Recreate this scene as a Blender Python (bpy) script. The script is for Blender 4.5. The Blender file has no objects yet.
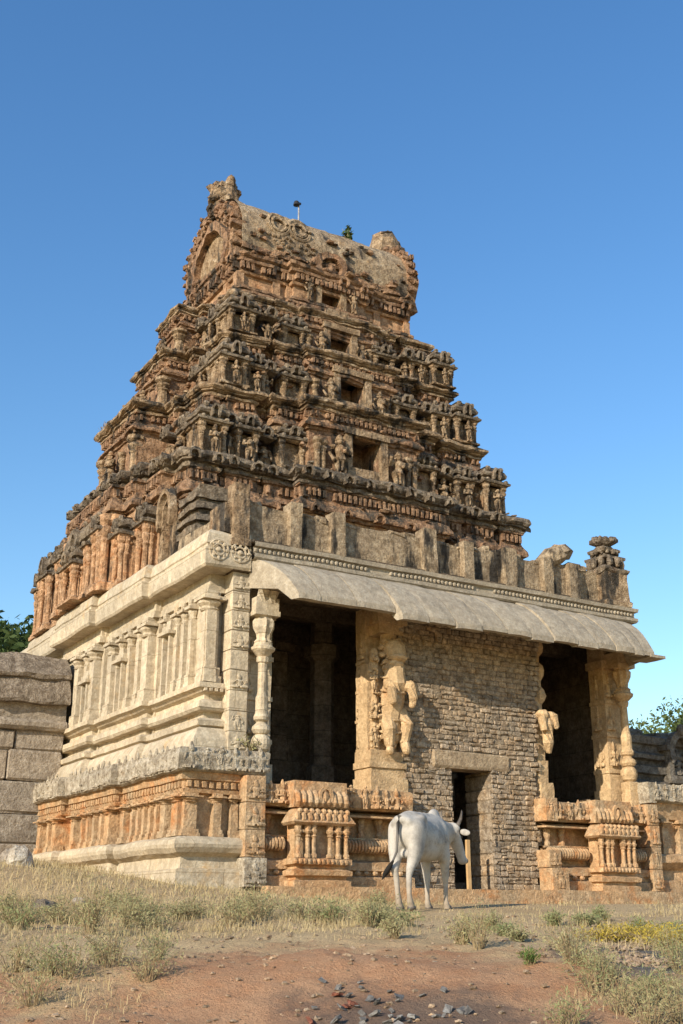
import bpy, math, random
from mathutils import Vector, Matrix, noise
R = random.Random(7)
rad = math.radians
sc = bpy.context.scene
COL = sc.collection
CX, CY = 12.07, 22.2

# ------------------------------------------------------------------ mesh builder
def lerp(a, b, t): return a + (b - a) * t

class MB:
    def __init__(self):
        self.v = []; self.f = []; self.k = []; self.cur = 0
    def add(self, vs, fs, mat=None):
        n = len(self.v)
        if mat is not None: vs = [tuple(mat @ Vector(p)) for p in vs]
        self.v += [tuple(p) for p in vs]
        self.f += [tuple(i + n for i in f) for f in fs]; self.k += [self.cur]*len(fs)
    def grid(self, o, a, b, s):
        la = max(1, min(60, round(a.length / s))); lb = max(1, min(60, round(b.length / s)))
        vs = [tuple(o + a * (i / la) + b * (j / lb)) for j in range(lb + 1) for i in range(la + 1)]
        fs = [(j*(la+1)+i, j*(la+1)+i+1, (j+1)*(la+1)+i+1, (j+1)*(la+1)+i) for j in range(lb) for i in range(la)]
        self.add(vs, fs)
    def box(self, x0, y0, z0, x1, y1, z1, s=9., mat=None):
        m2 = MB() if mat is not None else self
        o = Vector((x0, y0, z0)); X = Vector((x1-x0, 0, 0)); Y = Vector((0, y1-y0, 0)); Z = Vector((0, 0, z1-z0))
        m2.grid(o, X, Z, s); m2.grid(o+X, Y, Z, s); m2.grid(o+X+Y, -X, Z, s); m2.grid(o+Y, -Y, Z, s)
        m2.grid(o+Z, X, Y, s); m2.grid(o+Y, X, -Y, s)
        if mat is not None: self.add(m2.v, m2.f, mat)
        return self
    def rough(self, x0, y0, z0, x1, y1, z1, j=.01, ch=.02, rr=R):
        """a pillow-edged stone: box with chamfered, jittered edges"""
        hx, hy, hz = (x1-x0)/2, (y1-y0)/2, (z1-z0)/2
        c = min(ch, hx*.8, hy*.8, hz*.8); vs = []
        for sx in (-1, 1):
            for sy in (-1, 1):
                for sz in (-1, 1):
                    for k in range(3):
                        p = [sx*hx, sy*hy, sz*hz]
                        for a in range(3):
                            if a != k: p[a] -= (sx, sy, sz)[a]*c
                        vs.append(((x0+x1)/2+p[0]+rr.uniform(-j, j), (y0+y1)/2+p[1]+rr.uniform(-j, j), (z0+z1)/2+p[2]+rr.uniform(-j, j)))
        def ix(a, b, d, k): return ((a*2+b)*2+d)*3+k
        fs = []
        for s in (0, 1):
            fl = 1 if s else -1
            def put(q): fs.append(tuple(q) if fl > 0 else tuple(reversed(q)))
            put([ix(s,0,0,0), ix(s,1,0,0), ix(s,1,1,0), ix(s,0,1,0)])
            put([ix(0,s,0,1), ix(0,s,1,1), ix(1,s,1,1), ix(1,s,0,1)])
            put([ix(0,0,s,2), ix(1,0,s,2), ix(1,1,s,2), ix(0,1,s,2)])
        for a in (0, 1):
            for b in (0, 1):
                e = [ix(a,b,0,0), ix(a,b,0,1), ix(a,b,1,1), ix(a,b,1,0)]; fs.append(tuple(e) if a == b else tuple(reversed(e)))
                e = [ix(a,0,b,0), ix(a,0,b,2), ix(a,1,b,2), ix(a,1,b,0)]; fs.append(tuple(e) if a != b else tuple(reversed(e)))
                e = [ix(0,a,b,1), ix(0,a,b,2), ix(1,a,b,2), ix(1,a,b,1)]; fs.append(tuple(e) if a == b else tuple(reversed(e)))
                for d in (0, 1):
                    t = [ix(a,b,d,0), ix(a,b,d,1), ix(a,b,d,2)]; fs.append(tuple(t) if (a+b+d) % 2 == 1 else tuple(reversed(t)))
        self.add(vs, fs)
    def sweep(self, plan, prof, s=.22, closed=True, cap=False):
        n = len(plan); pts = [Vector(p) for p in plan]; mit = []
        def nor(a, b):
            d = (b - a).normalized(); return Vector((d.y, -d.x))
        for i in range(n):
            if closed or 0 < i < n-1:
                n1 = nor(pts[i-1], pts[i]); n2 = nor(pts[i], pts[(i+1) % n])
                mit.append((n1 + n2) / max(.3, 1 + n1.dot(n2)))
            elif i == 0: mit.append(nor(pts[0], pts[1]))
            else: mit.append(nor(pts[-2], pts[-1]))
        base = []
        for i in range(n if closed else n-1):
            a, b = pts[i], pts[(i+1) % n]; k = max(1, round((b-a).length / s))
            for q in range(k):
                t = q/k; base.append((a.lerp(b, t), mit[i].lerp(mit[(i+1) % n], t)))
        if not closed: base.append((pts[-1], mit[-1]))
        m = len(base); vs = []; fs = []
        for (o, z) in prof:
            for p, d in base:
                q = p + d*o; vs.append((q.x, q.y, z))
        for r in range(len(prof)-1):
            for i in range(m if closed else m-1):
                j = (i+1) % m
                fs.append((r*m+i, r*m+j, (r+1)*m+j, (r+1)*m+i))
        if cap and closed: fs.append(tuple((len(prof)-1)*m + i for i in range(m)))
        self.add(vs, fs)
    def lathe(self, prof, cx=0, cy=0, n=12, sq=0., rot=0., flute=0):
        vs = []; fs = []
        for r, z in prof:
            for i in range(n):
                a = 2*math.pi*(i+.5)/n
                k = 1.
                if sq:
                    c, s_ = abs(math.cos(a)), abs(math.sin(a)); k = lerp(1, 1/max(c, s_), sq)
                if flute: k *= 1 + .09*(1 if i % 2 else -1)
                vs.append((cx + r*k*math.cos(a+rot), cy + r*k*math.sin(a+rot), z))
        for j in range(len(prof)-1):
            for i in range(n):
                fs.append((j*n+i, j*n+(i+1) % n, (j+1)*n+(i+1) % n, (j+1)*n+i))
        fs.append(tuple((len(prof)-1)*n+i for i in range(n))); fs.append(tuple(reversed(range(n))))
        self.add(vs, fs)
    def tube(self, pts, rs, n=8, caps=True):
        pts = [Vector(p) for p in pts]; vs = []; fs = []; up = Vector((.13, .21, .97))
        for i, p in enumerate(pts):
            t = (pts[min(i+1, len(pts)-1)] - pts[max(i-1, 0)])
            t = t.normalized() if t.length > 1e-9 else Vector((0, 0, 1))
            u = t.cross(up if abs(t.dot(up)) < .95 else Vector((1, 0, 0))).normalized(); w = t.cross(u)
            r = rs[i] if hasattr(rs, '__len__') else rs
            for k in range(n):
                a = 2*math.pi*k/n; q = p + u*(math.cos(a)*r) + w*(math.sin(a)*r); vs.append(tuple(q))
        for j in range(len(pts)-1):
            for i in range(n): fs.append((j*n+i, (j+1)*n+i, (j+1)*n+(i+1) % n, j*n+(i+1) % n)[::-1])
        if caps: fs.append(tuple(range(n))[::1]); fs.append(tuple((len(pts)-1)*n+i for i in range(n))[::-1])
        self.add(vs, fs)
    def ell(self, c, r, nu=10, nv=6, mat=None):
        vs = [(c[0], c[1], c[2]-r[2])]; fs = []
        for j in range(1, nv):
            b = math.pi*j/nv - math.pi/2
            for i in range(nu):
                a = 2*math.pi*i/nu; vs.append((c[0]+r[0]*math.cos(a)*math.cos(b), c[1]+r[1]*math.sin(a)*math.cos(b), c[2]+r[2]*math.sin(b)))
        vs.append((c[0], c[1], c[2]+r[2])); T = len(vs)-1
        for i in range(nu):
            fs.append((0, 1+(i+1) % nu, 1+i)); fs.append((T, 1+(nv-2)*nu+i, 1+(nv-2)*nu+(i+1) % nu))
            for j in range(nv-2): fs.append((1+j*nu+i, 1+j*nu+(i+1) % nu, 1+(j+1)*nu+(i+1) % nu, 1+(j+1)*nu+i))
        self.add(vs, fs, mat)
    def arch(self, c, w, h, t, d, ax='y', n=10, pts=None):
        """horseshoe ring: centre c (bottom middle), half width w, height h, ring thickness t, depth d along -y or -x"""
        path = []
        for i in range(n+1):
            a = rad(-35) + rad(250)*i/n
            path.append((math.cos(a)*w, h*.36 + math.sin(a)*h*.64))
        vs = []; fs = []
        for (u, z) in path:
            l = math.hypot(u, z-h*.36) or 1; nu, nz = u/l, (z-h*.36)/l
            for (k, dd) in ((0, 0), (0, d), (-t, d), (-t, 0)):
                uu = u+nu*k; zz = z+nz*k
                vs.append((c[0]+uu, c[1]-dd, c[2]+zz) if ax == 'y' else (c[0]-dd, c[1]-uu, c[2]+zz))
        for i in range(n):
            for k in range(4): fs.append((i*4+k, i*4+(k+1) % 4, (i+1)*4+(k+1) % 4, (i+1)*4+k))
        fs.append((0, 1, 2, 3)); fs.append(tuple(n*4+k for k in (3, 2, 1, 0)))
        self.add(vs, fs)
    def merge(self, o, mat=None):
        self.add(o.v, o.f, mat)
        if any(o.k): self.k[-len(o.f):] = o.k
    def wobble(self, amp, fr=2.2, amp2=0., fr2=9.):
        out = []
        for p in self.v:
            q = Vector(p); q = q + Vector(noise.noise_vector(Vector(p)*fr))*amp
            if amp2: q = q + Vector(noise.noise_vector(Vector(p)*fr2))*amp2
            out.append(tuple(q))
        self.v = out
    def mesh(self, name, mat, smooth=False):
        me = bpy.data.meshes.new(name); me.from_pydata(self.v, [], self.f); me.update()
        for q in (mat if isinstance(mat, (list, tuple)) else [mat]): me.materials.append(q)
        if any(self.k): me.polygons.foreach_set('material_index', self.k)
        if smooth: me.polygons.foreach_set('use_smooth', [True]*len(me.polygons))
        return me
    def build(self, name, mat, parent=None, wob=None, smooth=False):
        if wob: self.wobble(*wob)
        return link(name, self.mesh(name, mat, smooth), parent)

def link(name, me, parent=None, loc=None, rot=0, scale=None):
    o = bpy.data.objects.new(name, me); COL.objects.link(o)
    if loc is not None: o.location = loc
    if rot: o.rotation_euler = (0, 0, rot)
    if scale is not None: o.scale = scale if hasattr(scale, '__len__') else (scale,)*3
    if parent is not None:
        o.parent = parent; o.matrix_parent_inverse = world(parent).inverted()
    return o
def world(o):
    m = o.matrix_basis.copy()
    if o.parent is not None: m = world(o.parent) @ o.matrix_parent_inverse @ m
    return m
def thing(name, label, cat, loc=(0, 0, 0), rz=0, group=None):
    o = bpy.data.objects.new(name, None); COL.objects.link(o); o.location = loc; o.rotation_euler = (0, 0, rz); o.empty_display_size = .3
    return tag(o, label, cat, group)
def tag(o, label, cat, group=None, kind=None):
    o['label'] = label; o['category'] = cat
    if group: o['group'] = group
    if kind: o['kind'] = kind
    return o

# ------------------------------------------------------------------ materials
class NT:
    def __init__(self, name):
        self.m = bpy.data.materials.new(name); self.m.use_nodes = True
        self.t = self.m.node_tree; self.t.nodes.clear()
    def n(self, typ, **kw):
        nd = self.t.nodes.new(typ)
        for k, v in kw.items():
            if k.startswith('i_'):
                nd.inputs[k[2:].replace('_', ' ')].default_value = v
            else: setattr(nd, k, v)
        return nd
    def l(self, a, b): self.t.links.new(a, b)
    def ramp(self, src, p0, p1, v0=0., v1=1.):
        r = self.n('ShaderNodeMapRange'); r.clamp = True; r.interpolation_type = 'SMOOTHSTEP'
        r.inputs['From Min'].default_value = p0; r.inputs['From Max'].default_value = p1
        r.inputs['To Min'].default_value = v0; r.inputs['To Max'].default_value = v1
        self.l(src, r.inputs['Value']); return r.outputs['Result']
    def mix(self, f, a, b, bt='MIX'):
        m = self.n('ShaderNodeMix', data_type='RGBA', blend_type=bt)
        for s, i in ((f, 0), (a, 6), (b, 7)):
            if isinstance(s, (int, float)): m.inputs[i].default_value = s
            elif isinstance(s, tuple): m.inputs[i].default_value = (*s, 1)
            else: self.l(s, m.inputs[i])
        return m.outputs[2]
    def math(self, op, a, b=0.):
        m = self.n('ShaderNodeMath', operation=op)
        for s, i in ((a, 0), (b, 1)):
            if isinstance(s, (int, float)): m.inputs[i].default_value = s
            else: self.l(s, m.inputs[i])
        return m.outputs[0]
    def noise(self, vec, scale, detail=6., rough=.6):
        nd = self.n('ShaderNodeTexNoise'); nd.inputs['Scale'].default_value = scale
        nd.inputs['Detail'].default_value = detail; nd.inputs['Roughness'].default_value = rough
        self.l(vec, nd.inputs['Vector']); return nd.outputs['Fac']
    def scaled(self, vec, s):
        m = self.n('ShaderNodeMapping'); m.inputs['Scale'].default_value = s; self.l(vec, m.inputs['Vector']); return m.outputs[0]

def stone(name, c1, c2, stain=None, lich=None, streak=None, bump=.5, bs=9., rough=.92, joints=None, island=False, grit=.8, pale=None):
    """weathered masonry: two-tone body, ochre stain blotches, lichen growing on upward faces, rain streaks"""
    N = NT(name); geo = N.n('ShaderNodeNewGeometry'); P = geo.outputs['Position']
    nz = N.n('ShaderNodeSeparateXYZ'); N.l(geo.outputs['Normal'], nz.inputs[0])
    f1 = N.noise(P, 1.3, 8, .65); f2 = N.noise(P, 7., 8, .7); f3 = N.noise(P, 28., 4, .6)
    col = N.mix(N.ramp(f1, .35, .65), c1, c2)
    if joints:
        w, h, jw, jc = joints
        sp = N.n('ShaderNodeSeparateXYZ'); N.l(P, sp.inputs[0])
        cb = N.n('ShaderNodeCombineXYZ'); N.l(N.math('ADD', sp.outputs[0], sp.outputs[1]), cb.inputs[0]); N.l(sp.outputs[2], cb.inputs[1])
        vv = N.n('ShaderNodeVectorMath', operation='ADD'); N.l(cb.outputs[0], vv.inputs[0])
        br = N.n('ShaderNodeTexBrick'); br.inputs['Scale'].default_value = 1; br.inputs['Mortar Size'].default_value = jw
        br.inputs['Brick Width'].default_value = w; br.inputs['Row Height'].default_value = h; br.inputs['Mortar Smooth'].default_value = .4
        br.inputs['Color1'].default_value = (.78, .78, .78, 1); br.inputs['Color2'].default_value = (1.05, 1.02, .98, 1); br.inputs['Mortar'].default_value = (*jc, 1)
        N.l(vv.outputs[0], br.inputs['Vector'])
        col = N.mix(.85, col, br.outputs['Color'], 'MULTIPLY')
        jf = br.outputs['Fac']
    if stain:
        c, lo, hi = stain; col = N.mix(N.ramp(N.noise(P, 2.1, 9, .72), lo, hi), col, c)
    if pale:
        c, lo, hi = pale; col = N.mix(N.ramp(N.noise(N.scaled(P, (1., 1., 1.3)), 3.7, 9, .7), lo, hi), col, c)
    if streak:
        c, lo, hi = streak; col = N.mix(N.ramp(N.noise(N.scaled(P, (3.2, 3.2, .75)), 1., 7, .65), lo, hi), col, c)
    if island:
        ri = geo.outputs['Random Per Island']
        col = N.mix(.55, col, N.mix(N.ramp(ri, 0, 1), (.68, .68, .68), (1.2, 1.1, 1.)), 'MULTIPLY')
    g2 = N.ramp(N.noise(P, 8., 12, .74), .34, .66, .42, 1.28); g3 = N.ramp(N.noise(P, 30., 6, .7), .3, .7, .68, 1.22)
    gm = N.math('MULTIPLY', g2, g3); cg = N.n('ShaderNodeCombineColor'); N.l(gm, cg.inputs[0]); N.l(N.math('POWER', gm, 1.1), cg.inputs[1]); N.l(N.math('POWER', gm, 1.2), cg.inputs[2])
    col = N.mix(grit, col, cg.outputs[0], 'MULTIPLY')
    if lich:
        c, base, up = lich
        g = N.math('ADD', N.math('MULTIPLY', nz.outputs[2], up), N.noise(P, 3.4, 9, .75))
        g = N.math('ADD', g, N.math('MULTIPLY', N.math('SUBTRACT', f3, .5), .35))
        col = N.mix(N.ramp(g, base, base+.16), col, c)
    b = N.n('ShaderNodeBump'); b.inputs['Strength'].default_value = min(1, bump*1.3); b.inputs['Distance'].default_value = .07
    hgt = N.math('ADD', N.math('MULTIPLY', N.noise(P, bs, 9, .68), 1.), N.math('MULTIPLY', f3, .35))
    if joints: hgt = N.math('SUBTRACT', hgt, N.math('MULTIPLY', jf, .5))
    N.l(hgt, b.inputs['Height'])
    s = N.n('ShaderNodeBsdfPrincipled'); s.inputs['Roughness'].default_value = rough; s.inputs['Specular IOR Level'].default_value = .15
    N.l(col, s.inputs['Base Color']); N.l(b.outputs[0], s.inputs['Normal'])
    o = N.n('ShaderNodeOutputMaterial'); N.l(s.outputs[0], o.inputs[0]); return N.m

def plain(name, c, c2=None, rough=.8, sc_=12., bump=0., trans=0.):
    N = NT(name); geo = N.n('ShaderNodeNewGeometry'); P = geo.outputs['Position']
    col = N.mix(N.ramp(N.noise(P, sc_, 5), .35, .65), c, c2 or tuple(x*.7 for x in c))
    s = N.n('ShaderNodeBsdfPrincipled'); s.inputs['Roughness'].default_value = rough; s.inputs['Specular IOR Level'].default_value = .2
    N.l(col, s.inputs['Base Color'])
    if bump:
        b = N.n('ShaderNodeBump'); b.inputs['Strength'].default_value = bump; b.inputs['Distance'].default_value = .02
        N.l(N.noise(P, sc_*2.5, 6), b.inputs['Height']); N.l(b.outputs[0], s.inputs['Normal'])
    out = s.outputs[0]
    if trans:
        t = N.n('ShaderNodeBsdfTranslucent'); N.l(col, t.inputs[0])
        mx = N.n('ShaderNodeMixShader'); mx.inputs[0].default_value = trans; N.l(out, mx.inputs[1]); N.l(t.outputs[0], mx.inputs[2]); out = mx.outputs[0]
    o = N.n('ShaderNodeOutputMaterial'); N.l(out, o.inputs[0]); return N.m

GREY = (.11, .10, .085)
DARK = (.075, .066, .056)
M = {}
M['granite'] = stone('pale granite', (.565, .485, .36), (.47, .40, .295), stain=((.48, .32, .16), .55, .75), lich=((.34, .31, .26), .98, .3), streak=((.29, .25, .19), .62, .85), bump=.3, bs=11, grit=.42, joints=(1.15, .62, .006, (.5, .46, .4)))
M['frieze'] = stone('carved granite frieze', (.52, .45, .345), (.42, .365, .28), stain=((.45, .29, .15), .6, .8), lich=((.30, .28, .24), .8, .25), streak=((.2, .18, .15), .62, .85), bump=.8, bs=16)
M['ochre'] = stone('ochre stained granite', (.53, .34, .185), (.44, .325, .205), stain=((.54, .25, .10), .48, .7), lich=((.36, .31, .24), .86, .3), streak=((.28, .19, .12), .58, .85), bump=.45, bs=14, grit=.6)
M['brick'] = stone('weathered brick stucco', (.40, .255, .155), (.31, .19, .12), stain=((.45, .235, .125), .53, .73), lich=((.07, .062, .052), .56, .2), streak=((.07, .058, .046), .5, .62), bump=1., bs=16, grit=.9, pale=((.52, .40, .27), .63, .71))
M['stucco'] = stone('weathered cream stucco', (.45, .33, .21), (.33, .23, .14), stain=((.43, .235, .12), .54, .74), lich=((.07, .062, .052), .56, .18), streak=((.075, .064, .052), .5, .62), bump=.8, bs=14, grit=.9, pale=((.56, .45, .32), .56, .66))
M['lichen'] = stone('lichen covered cornice', (.30, .24, .17), (.19, .155, .12), stain=((.38, .22, .12), .58, .74), lich=((.06, .054, .047), .56, .14), streak=((.075, .065, .053), .5, .72), bump=1., bs=12, grit=.95)
M['orange'] = stone('orange lime stucco', (.53, .32, .18), (.44, .285, .175), stain=((.52, .24, .105), .5, .72), lich=(GREY, .62, .22), streak=((.12, .085, .06), .54, .68), bump=.6, bs=14, pale=((.58, .44, .29), .58, .68))
M['eave'] = stone('grey granite eave', (.39, .335, .255), (.32, .275, .21), stain=((.36, .25, .14), .6, .8), lich=((.27, .25, .21), .98, .3), streak=((.15, .13, .105), .56, .8), bump=.3, bs=26, grit=.42)
M['parapet'] = stone('stained parapet plaster', (.40, .31, .205), (.28, .215, .145), stain=((.42, .29, .16), .58, .75), lich=((.06, .054, .046), .70, .14), streak=((.055, .048, .04), .51, .63), bump=.6, bs=13, pale=((.50, .40, .27), .56, .68))
M['infill'] = stone('rough infill masonry', (.44, .345, .24), (.39, .33, .26), stain=((.50, .34, .19), .52, .7), lich=((.2, .19, .17), .9, .1), bump=.7, bs=20, island=True)
M['mortar'] = stone('old mortar', (.36, .285, .205), (.28, .22, .155), bump=.8, bs=18)
M['yali'] = stone('warm carved stone', (.60, .435, .255), (.50, .35, .20), stain=((.45, .25, .12), .56, .76), lich=((.26, .235, .2), .95, .2), streak=((.25, .18, .12), .64, .85), bump=.45, bs=14, grit=.5)
M['barrel'] = stone('pale roof plaster', (.45, .35, .235), (.34, .25, .16), stain=((.43, .28, .15), .55, .75), lich=((.09, .08, .068), .58, .02), streak=((.10, .085, .07), .5, .7), bump=.8, bs=9)
M['inner'] = stone('dark inner stone', (.17, .13, .095), (.12, .095, .07), bump=.5, bs=10, joints=(.9, .45, .008, (.4, .4, .4)))  # darker stone for the porch interior
M['wallblock'] = stone('grey granite blocks', (.40, .35, .285), (.31, .27, .22), stain=((.33, .26, .18), .55, .75), lich=((.2, .19, .17), .9, .3), bump=.7, bs=10, island=True, grit=.6)
M['coping'] = stone('earthy rubble coping', (.32, .265, .205), (.25, .205, .155), stain=((.33, .25, .17), .56, .74), lich=((.14, .125, .11), .8, .2), bump=1., bs=14)
M['ruin'] = stone('shade-toned granite', (.21, .185, .15), (.15, .13, .11), stain=((.27, .2, .13), .58, .78), lich=((.05, .048, .044), .75, .25), bump=.8, bs=12)  # temple's shade on the right wall is put into these dark tones

# ------------------------------------------------------------------ ground
FX, FY = math.cos(rad(59)), math.sin(rad(59))
def smooth(a, b, x):
    t = max(0, min(1, (x-a)/(b-a))); return t*t*(3-2*t)
PROF = [(-60, -6), (-8, -2.3), (0, -1.6), (4, -1.05), (6.6, -.72), (7.6, -.6), (9, -.34), (10.5, -.185), (13, -.03), (16, .09), (18.5, .2), (40, .3), (70, -1), (400, -12)]
def prof(d):
    for (a, za), (b, zb) in zip(PROF, PROF[1:]):
        if d <= b: return lerp(za, zb, (d-a)/(b-a))
    return -12
def gz(x, y):
    d = x*FX + y*FY; s = x*FY - y*FX
    z = (prof(d-.4)+prof(d)+prof(d+.4))/3 + .11*max(0, min(8, .5-s))*smooth(13, 17, d)*(1-smooth(35, 60, d))
    k = smooth(2, 6, d)*(1-smooth(14.5, 16.5, d)*.8)
    f = noise.noise(Vector((x*.8, y*.8, 21)))*.5; e = math.exp(-((d-8.6-f)/.55)**2)*.10*(1-smooth(1.2, 3, abs(s)))     # worn lip of the bank
    z += e*k + abs(noise.noise(Vector((x*3.3, y*3.3, 4))))*.03*k*(1-smooth(10, 13, d))
    z += (noise.noise(Vector((x*.55, y*.55, 3)))*.09 + noise.noise(Vector((x*1.7, y*1.7, 9)))*.035 + noise.noise(Vector((x*5, y*5, 1)))*.026 + noise.noise(Vector((x*13, y*13, 6)))*.012)*k
    return z
def at(px, py, d):
    """point on the ground d metres ahead, px/py only picks the bearing"""
    s = (px-341.5)/1219*d
    x, y = FX*d + FY*s, FY*d - FX*s
    return x, y
def ground():
    ds = []; d = -40.
    while d < 380:
        ds.append(d); d += .05 if 5.5 <= d < 11 else .14 if 2 <= d < 21 else .8 if d < 40 and d > -8 else 10
    vs, fs = [], []; W = 150
    us = [math.copysign(abs(i/W)**2.6, i) for i in range(-W, W+1)]
    for d in ds:
        for u in us:
            s = u*300; x, y = FX*d+FY*s, FY*d-FX*s; vs.append((x, y, gz(x, y)))
    n = len(us)
    for j in range(len(ds)-1):
        for i in range(n-1): fs.append((j*n+i, j*n+i+1, (j+1)*n+i+1, (j+1)*n+i)[::-1])
    N = NT('dry ground'); geo = N.n('ShaderNodeNewGeometry'); P = geo.outputs['Position']
    straw = N.mix(N.ramp(N.noise(P, 1.1, 8, .7), .35, .65), (.55, .41, .235), (.46, .325, .18))
    straw = N.mix(N.ramp(N.noise(P, 35, 5, .7), .4, .7, 0, .6), straw, (.30, .22, .13))
    earth = N.mix(N.ramp(N.noise(P, 2.3, 8, .7), .35, .65), (.43, .225, .12), (.48, .29, .17))
    earth = N.mix(N.ramp(N.noise(P, 40, 6, .75), .4, .7, 0, .55), earth, (.27, .15, .085))
    # where the bank is bare: distance along and across the slope, frayed by noise
    sp = N.n('ShaderNodeSeparateXYZ'); N.l(P, sp.inputs[0])
    dd = N.math('ADD', N.math('MULTIPLY', sp.outputs[0], FX), N.math('MULTIPLY', sp.outputs[1], FY))
    ss = N.math('SUBTRACT', N.math('MULTIPLY', sp.outputs[0], FY), N.math('MULTIPLY', sp.outputs[1], FX))
    def blob(d0, s0, rd, rs):
        a = N.math('DIVIDE', N.math('SUBTRACT', dd, d0), rd); b = N.math('DIVIDE', N.math('SUBTRACT', ss, s0), rs)
        return N.math('SQRT', N.math('ADD', N.math('MULTIPLY', a, a), N.math('MULTIPLY', b, b)))
    fray = N.math('MULTIPLY', N.math('SUBTRACT', N.noise(P, 1.6, 9, .75), .5), 2.2)
    m1 = N.ramp(N.math('ADD', blob(7.9, .1, 2.1, 1.8), fray), 1.3, .6)
    m2 = N.ramp(N.math('ADD', blob(7.6, -3.0, 1.2, 1.0), fray), 1.25, .75)
    col = N.mix(m1, straw, earth); col = N.mix(m2, col, earth)
    m3 = N.ramp(N.math('ADD', blob(9.3, 2.15, .75, .5), fray), 1.3, .6)
    col = N.mix(m3, col, N.mix(N.ramp(N.noise(P, 25, 6, .8), .4, .6), (.20, .185, .165), (.09, .082, .075)))
    m4 = N.ramp(N.math('ADD', blob(7.7, .45, .6, .85), fray), 1.25, .6)
    col = N.mix(N.math('MULTIPLY', m4, .8), col, (.13, .10, .08))
    b = N.n('ShaderNodeBump'); b.inputs['Strength'].default_value = .9; b.inputs['Distance'].default_value = .05
    N.l(N.math('ADD', N.noise(P, 14, 9, .75), N.math('MULTIPLY', N.noise(P, 60, 4), .4)), b.inputs['Height'])
    s = N.n('ShaderNodeBsdfPrincipled'); s.inputs['Roughness'].default_value = .97; s.inputs['Specular IOR Level'].default_value = .1
    N.l(col, s.inputs['Base Color']); N.l(b.outputs[0], s.inputs['Normal'])
    o = N.n('ShaderNodeOutputMaterial'); N.l(s.outputs[0], o.inputs[0])
    m = MB(); m.v = vs; m.f = fs
    g = m.build('ground', N.m, smooth=True); g['kind'] = 'structure'; g['label'] = 'dry grassy bank with bare red earth sloping up to the temple'; g['category'] = 'ground'
ground()

# ------------------------------------------------------------------ statues (carved figures), several poses
def figure(seed, crown=True):
    r = random.Random(seed); m = MB()
    lean = r.uniform(-.03, .03)
    for s in (-1, 1):
        kx = s*.085 + (lean if r.random() < .6 else 0)
        m.tube([(s*.075, 0, .0), (kx, -.03, .25), (s*.07+lean, 0, .48)], [.05, .058, .085], 7)
        m.ell((s*.08, -.05, .02), (.05, .09, .03), 7, 4)
    m.ell((lean, 0, .47), (.135, .1, .085), 9, 6); m.tube([(lean, -.09, .46), (lean*.5, -.07, .2)], [.04, .025], 5)
    m.tube([(lean, 0, .46), (lean*.4, 0, .6), (0, 0, .72), (0, 0, .79)], [.115, .09, .125, .06], 9)
    for s in (-1, 1):
        sh = (s*.145, 0, .745); k = r.random()
        if k < .35: el, ha = (s*.21, -.03, .6), (s*.05, -.12, .63)
        elif k < .6: el, ha = (s*.22, -.03, .62), (s*.21, -.06, .84)
        else: el, ha = (s*.2, .01, .58), (s*.17, -.06, .43)
        m.tube([sh, el, ha], [.05, .042, .034], 6); m.ell(ha, (.045, .045, .05), 6, 4); m.ell(sh, (.06, .055, .05), 6, 4)
    m.tube([(0, 0, .77), (0, 0, .83)], [.045, .045], 6)
    m.ell((0, -.01, .865), (.067, .07, .075), 9, 6); m.ell((0, -.075, .855), (.016, .022, .022), 5, 4)
    for s in (-1, 1): m.ell((s*.075, 0, .85), (.018, .03, .04), 5, 4)
    if crown: m.lathe([(.085, .905), (.08, .93), (.06, .95), (.066, .965), (.045, .99), (.05, 1.005), (.02, 1.04)], 0, 0, 8)
    m.wobble(.012, 6, .008, 20)
    return m
def seated(seed):
    r = random.Random(seed); m = MB()
    for s in (-1, 1): m.tube([(s*.1, 0, .12), (s*.3, -.1, .1), (s*.05, -.2, .07)], [.1, .08, .06], 6)
    m.tube([(0, 0, .1), (0, 0, .3), (0, 0, .5), (0, 0, .6)], [.16, .12, .17, .07], 8)
    for s in (-1, 1): m.tube([(s*.18, 0, .52), (s*.27, -.04, .33), (s*r.uniform(.05, .3), -.15, r.uniform(.2, .6))], [.065, .05, .04], 6)
    m.ell((0, -.02, .72), (.1, .1, .12), 8, 6); m.lathe([(.11, .78), (.08, .86), (.03, .98)], 0, 0, 7)
    m.wobble(.015, 6, .01, 20); return m
FIGS = [figure(i, i != 4).mesh('statue', M['stucco'], True) for i in range(7)]
for i in (2, 5):   # weathered ones, heads worn away
    for v in FIGS[i].vertices:
        if v.co.z > .8: v.co.z = .8+(v.co.z-.8)*.3
        v.co.x *= 1.2
FIGB = [figure(i+20).mesh('guardian_statue', M['stucco'], True) for i in range(3)]
def blob_relief(m, x, y, z, w, h, d, r, ax='y'):
    """a carved motif standing proud of a face: a little group of limbs and a head"""
    t = seated(r.randint(0, 9999)) if r.random() < .6 else figure(r.randint(0, 9999), False)
    s = Matrix.Diagonal((w, d, h, 1))
    rot = Matrix.Rotation(0 if ax == 'y' else -math.pi/2, 4, 'Z')
    m.merge(t, Matrix.Translation((x, y, z)) @ rot @ s)

# ------------------------------------------------------------------ temple gateway
G = thing('temple_gateway', 'tall ruined stone temple gateway tower with carved storeys, porch and barrel roof', 'temple', (CX, CY, .2))
def P(name, m, mat, wob=(.012, 2.5), parent=None, smooth=False): return m.build(name, M[mat], parent or G, wob, smooth)

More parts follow.
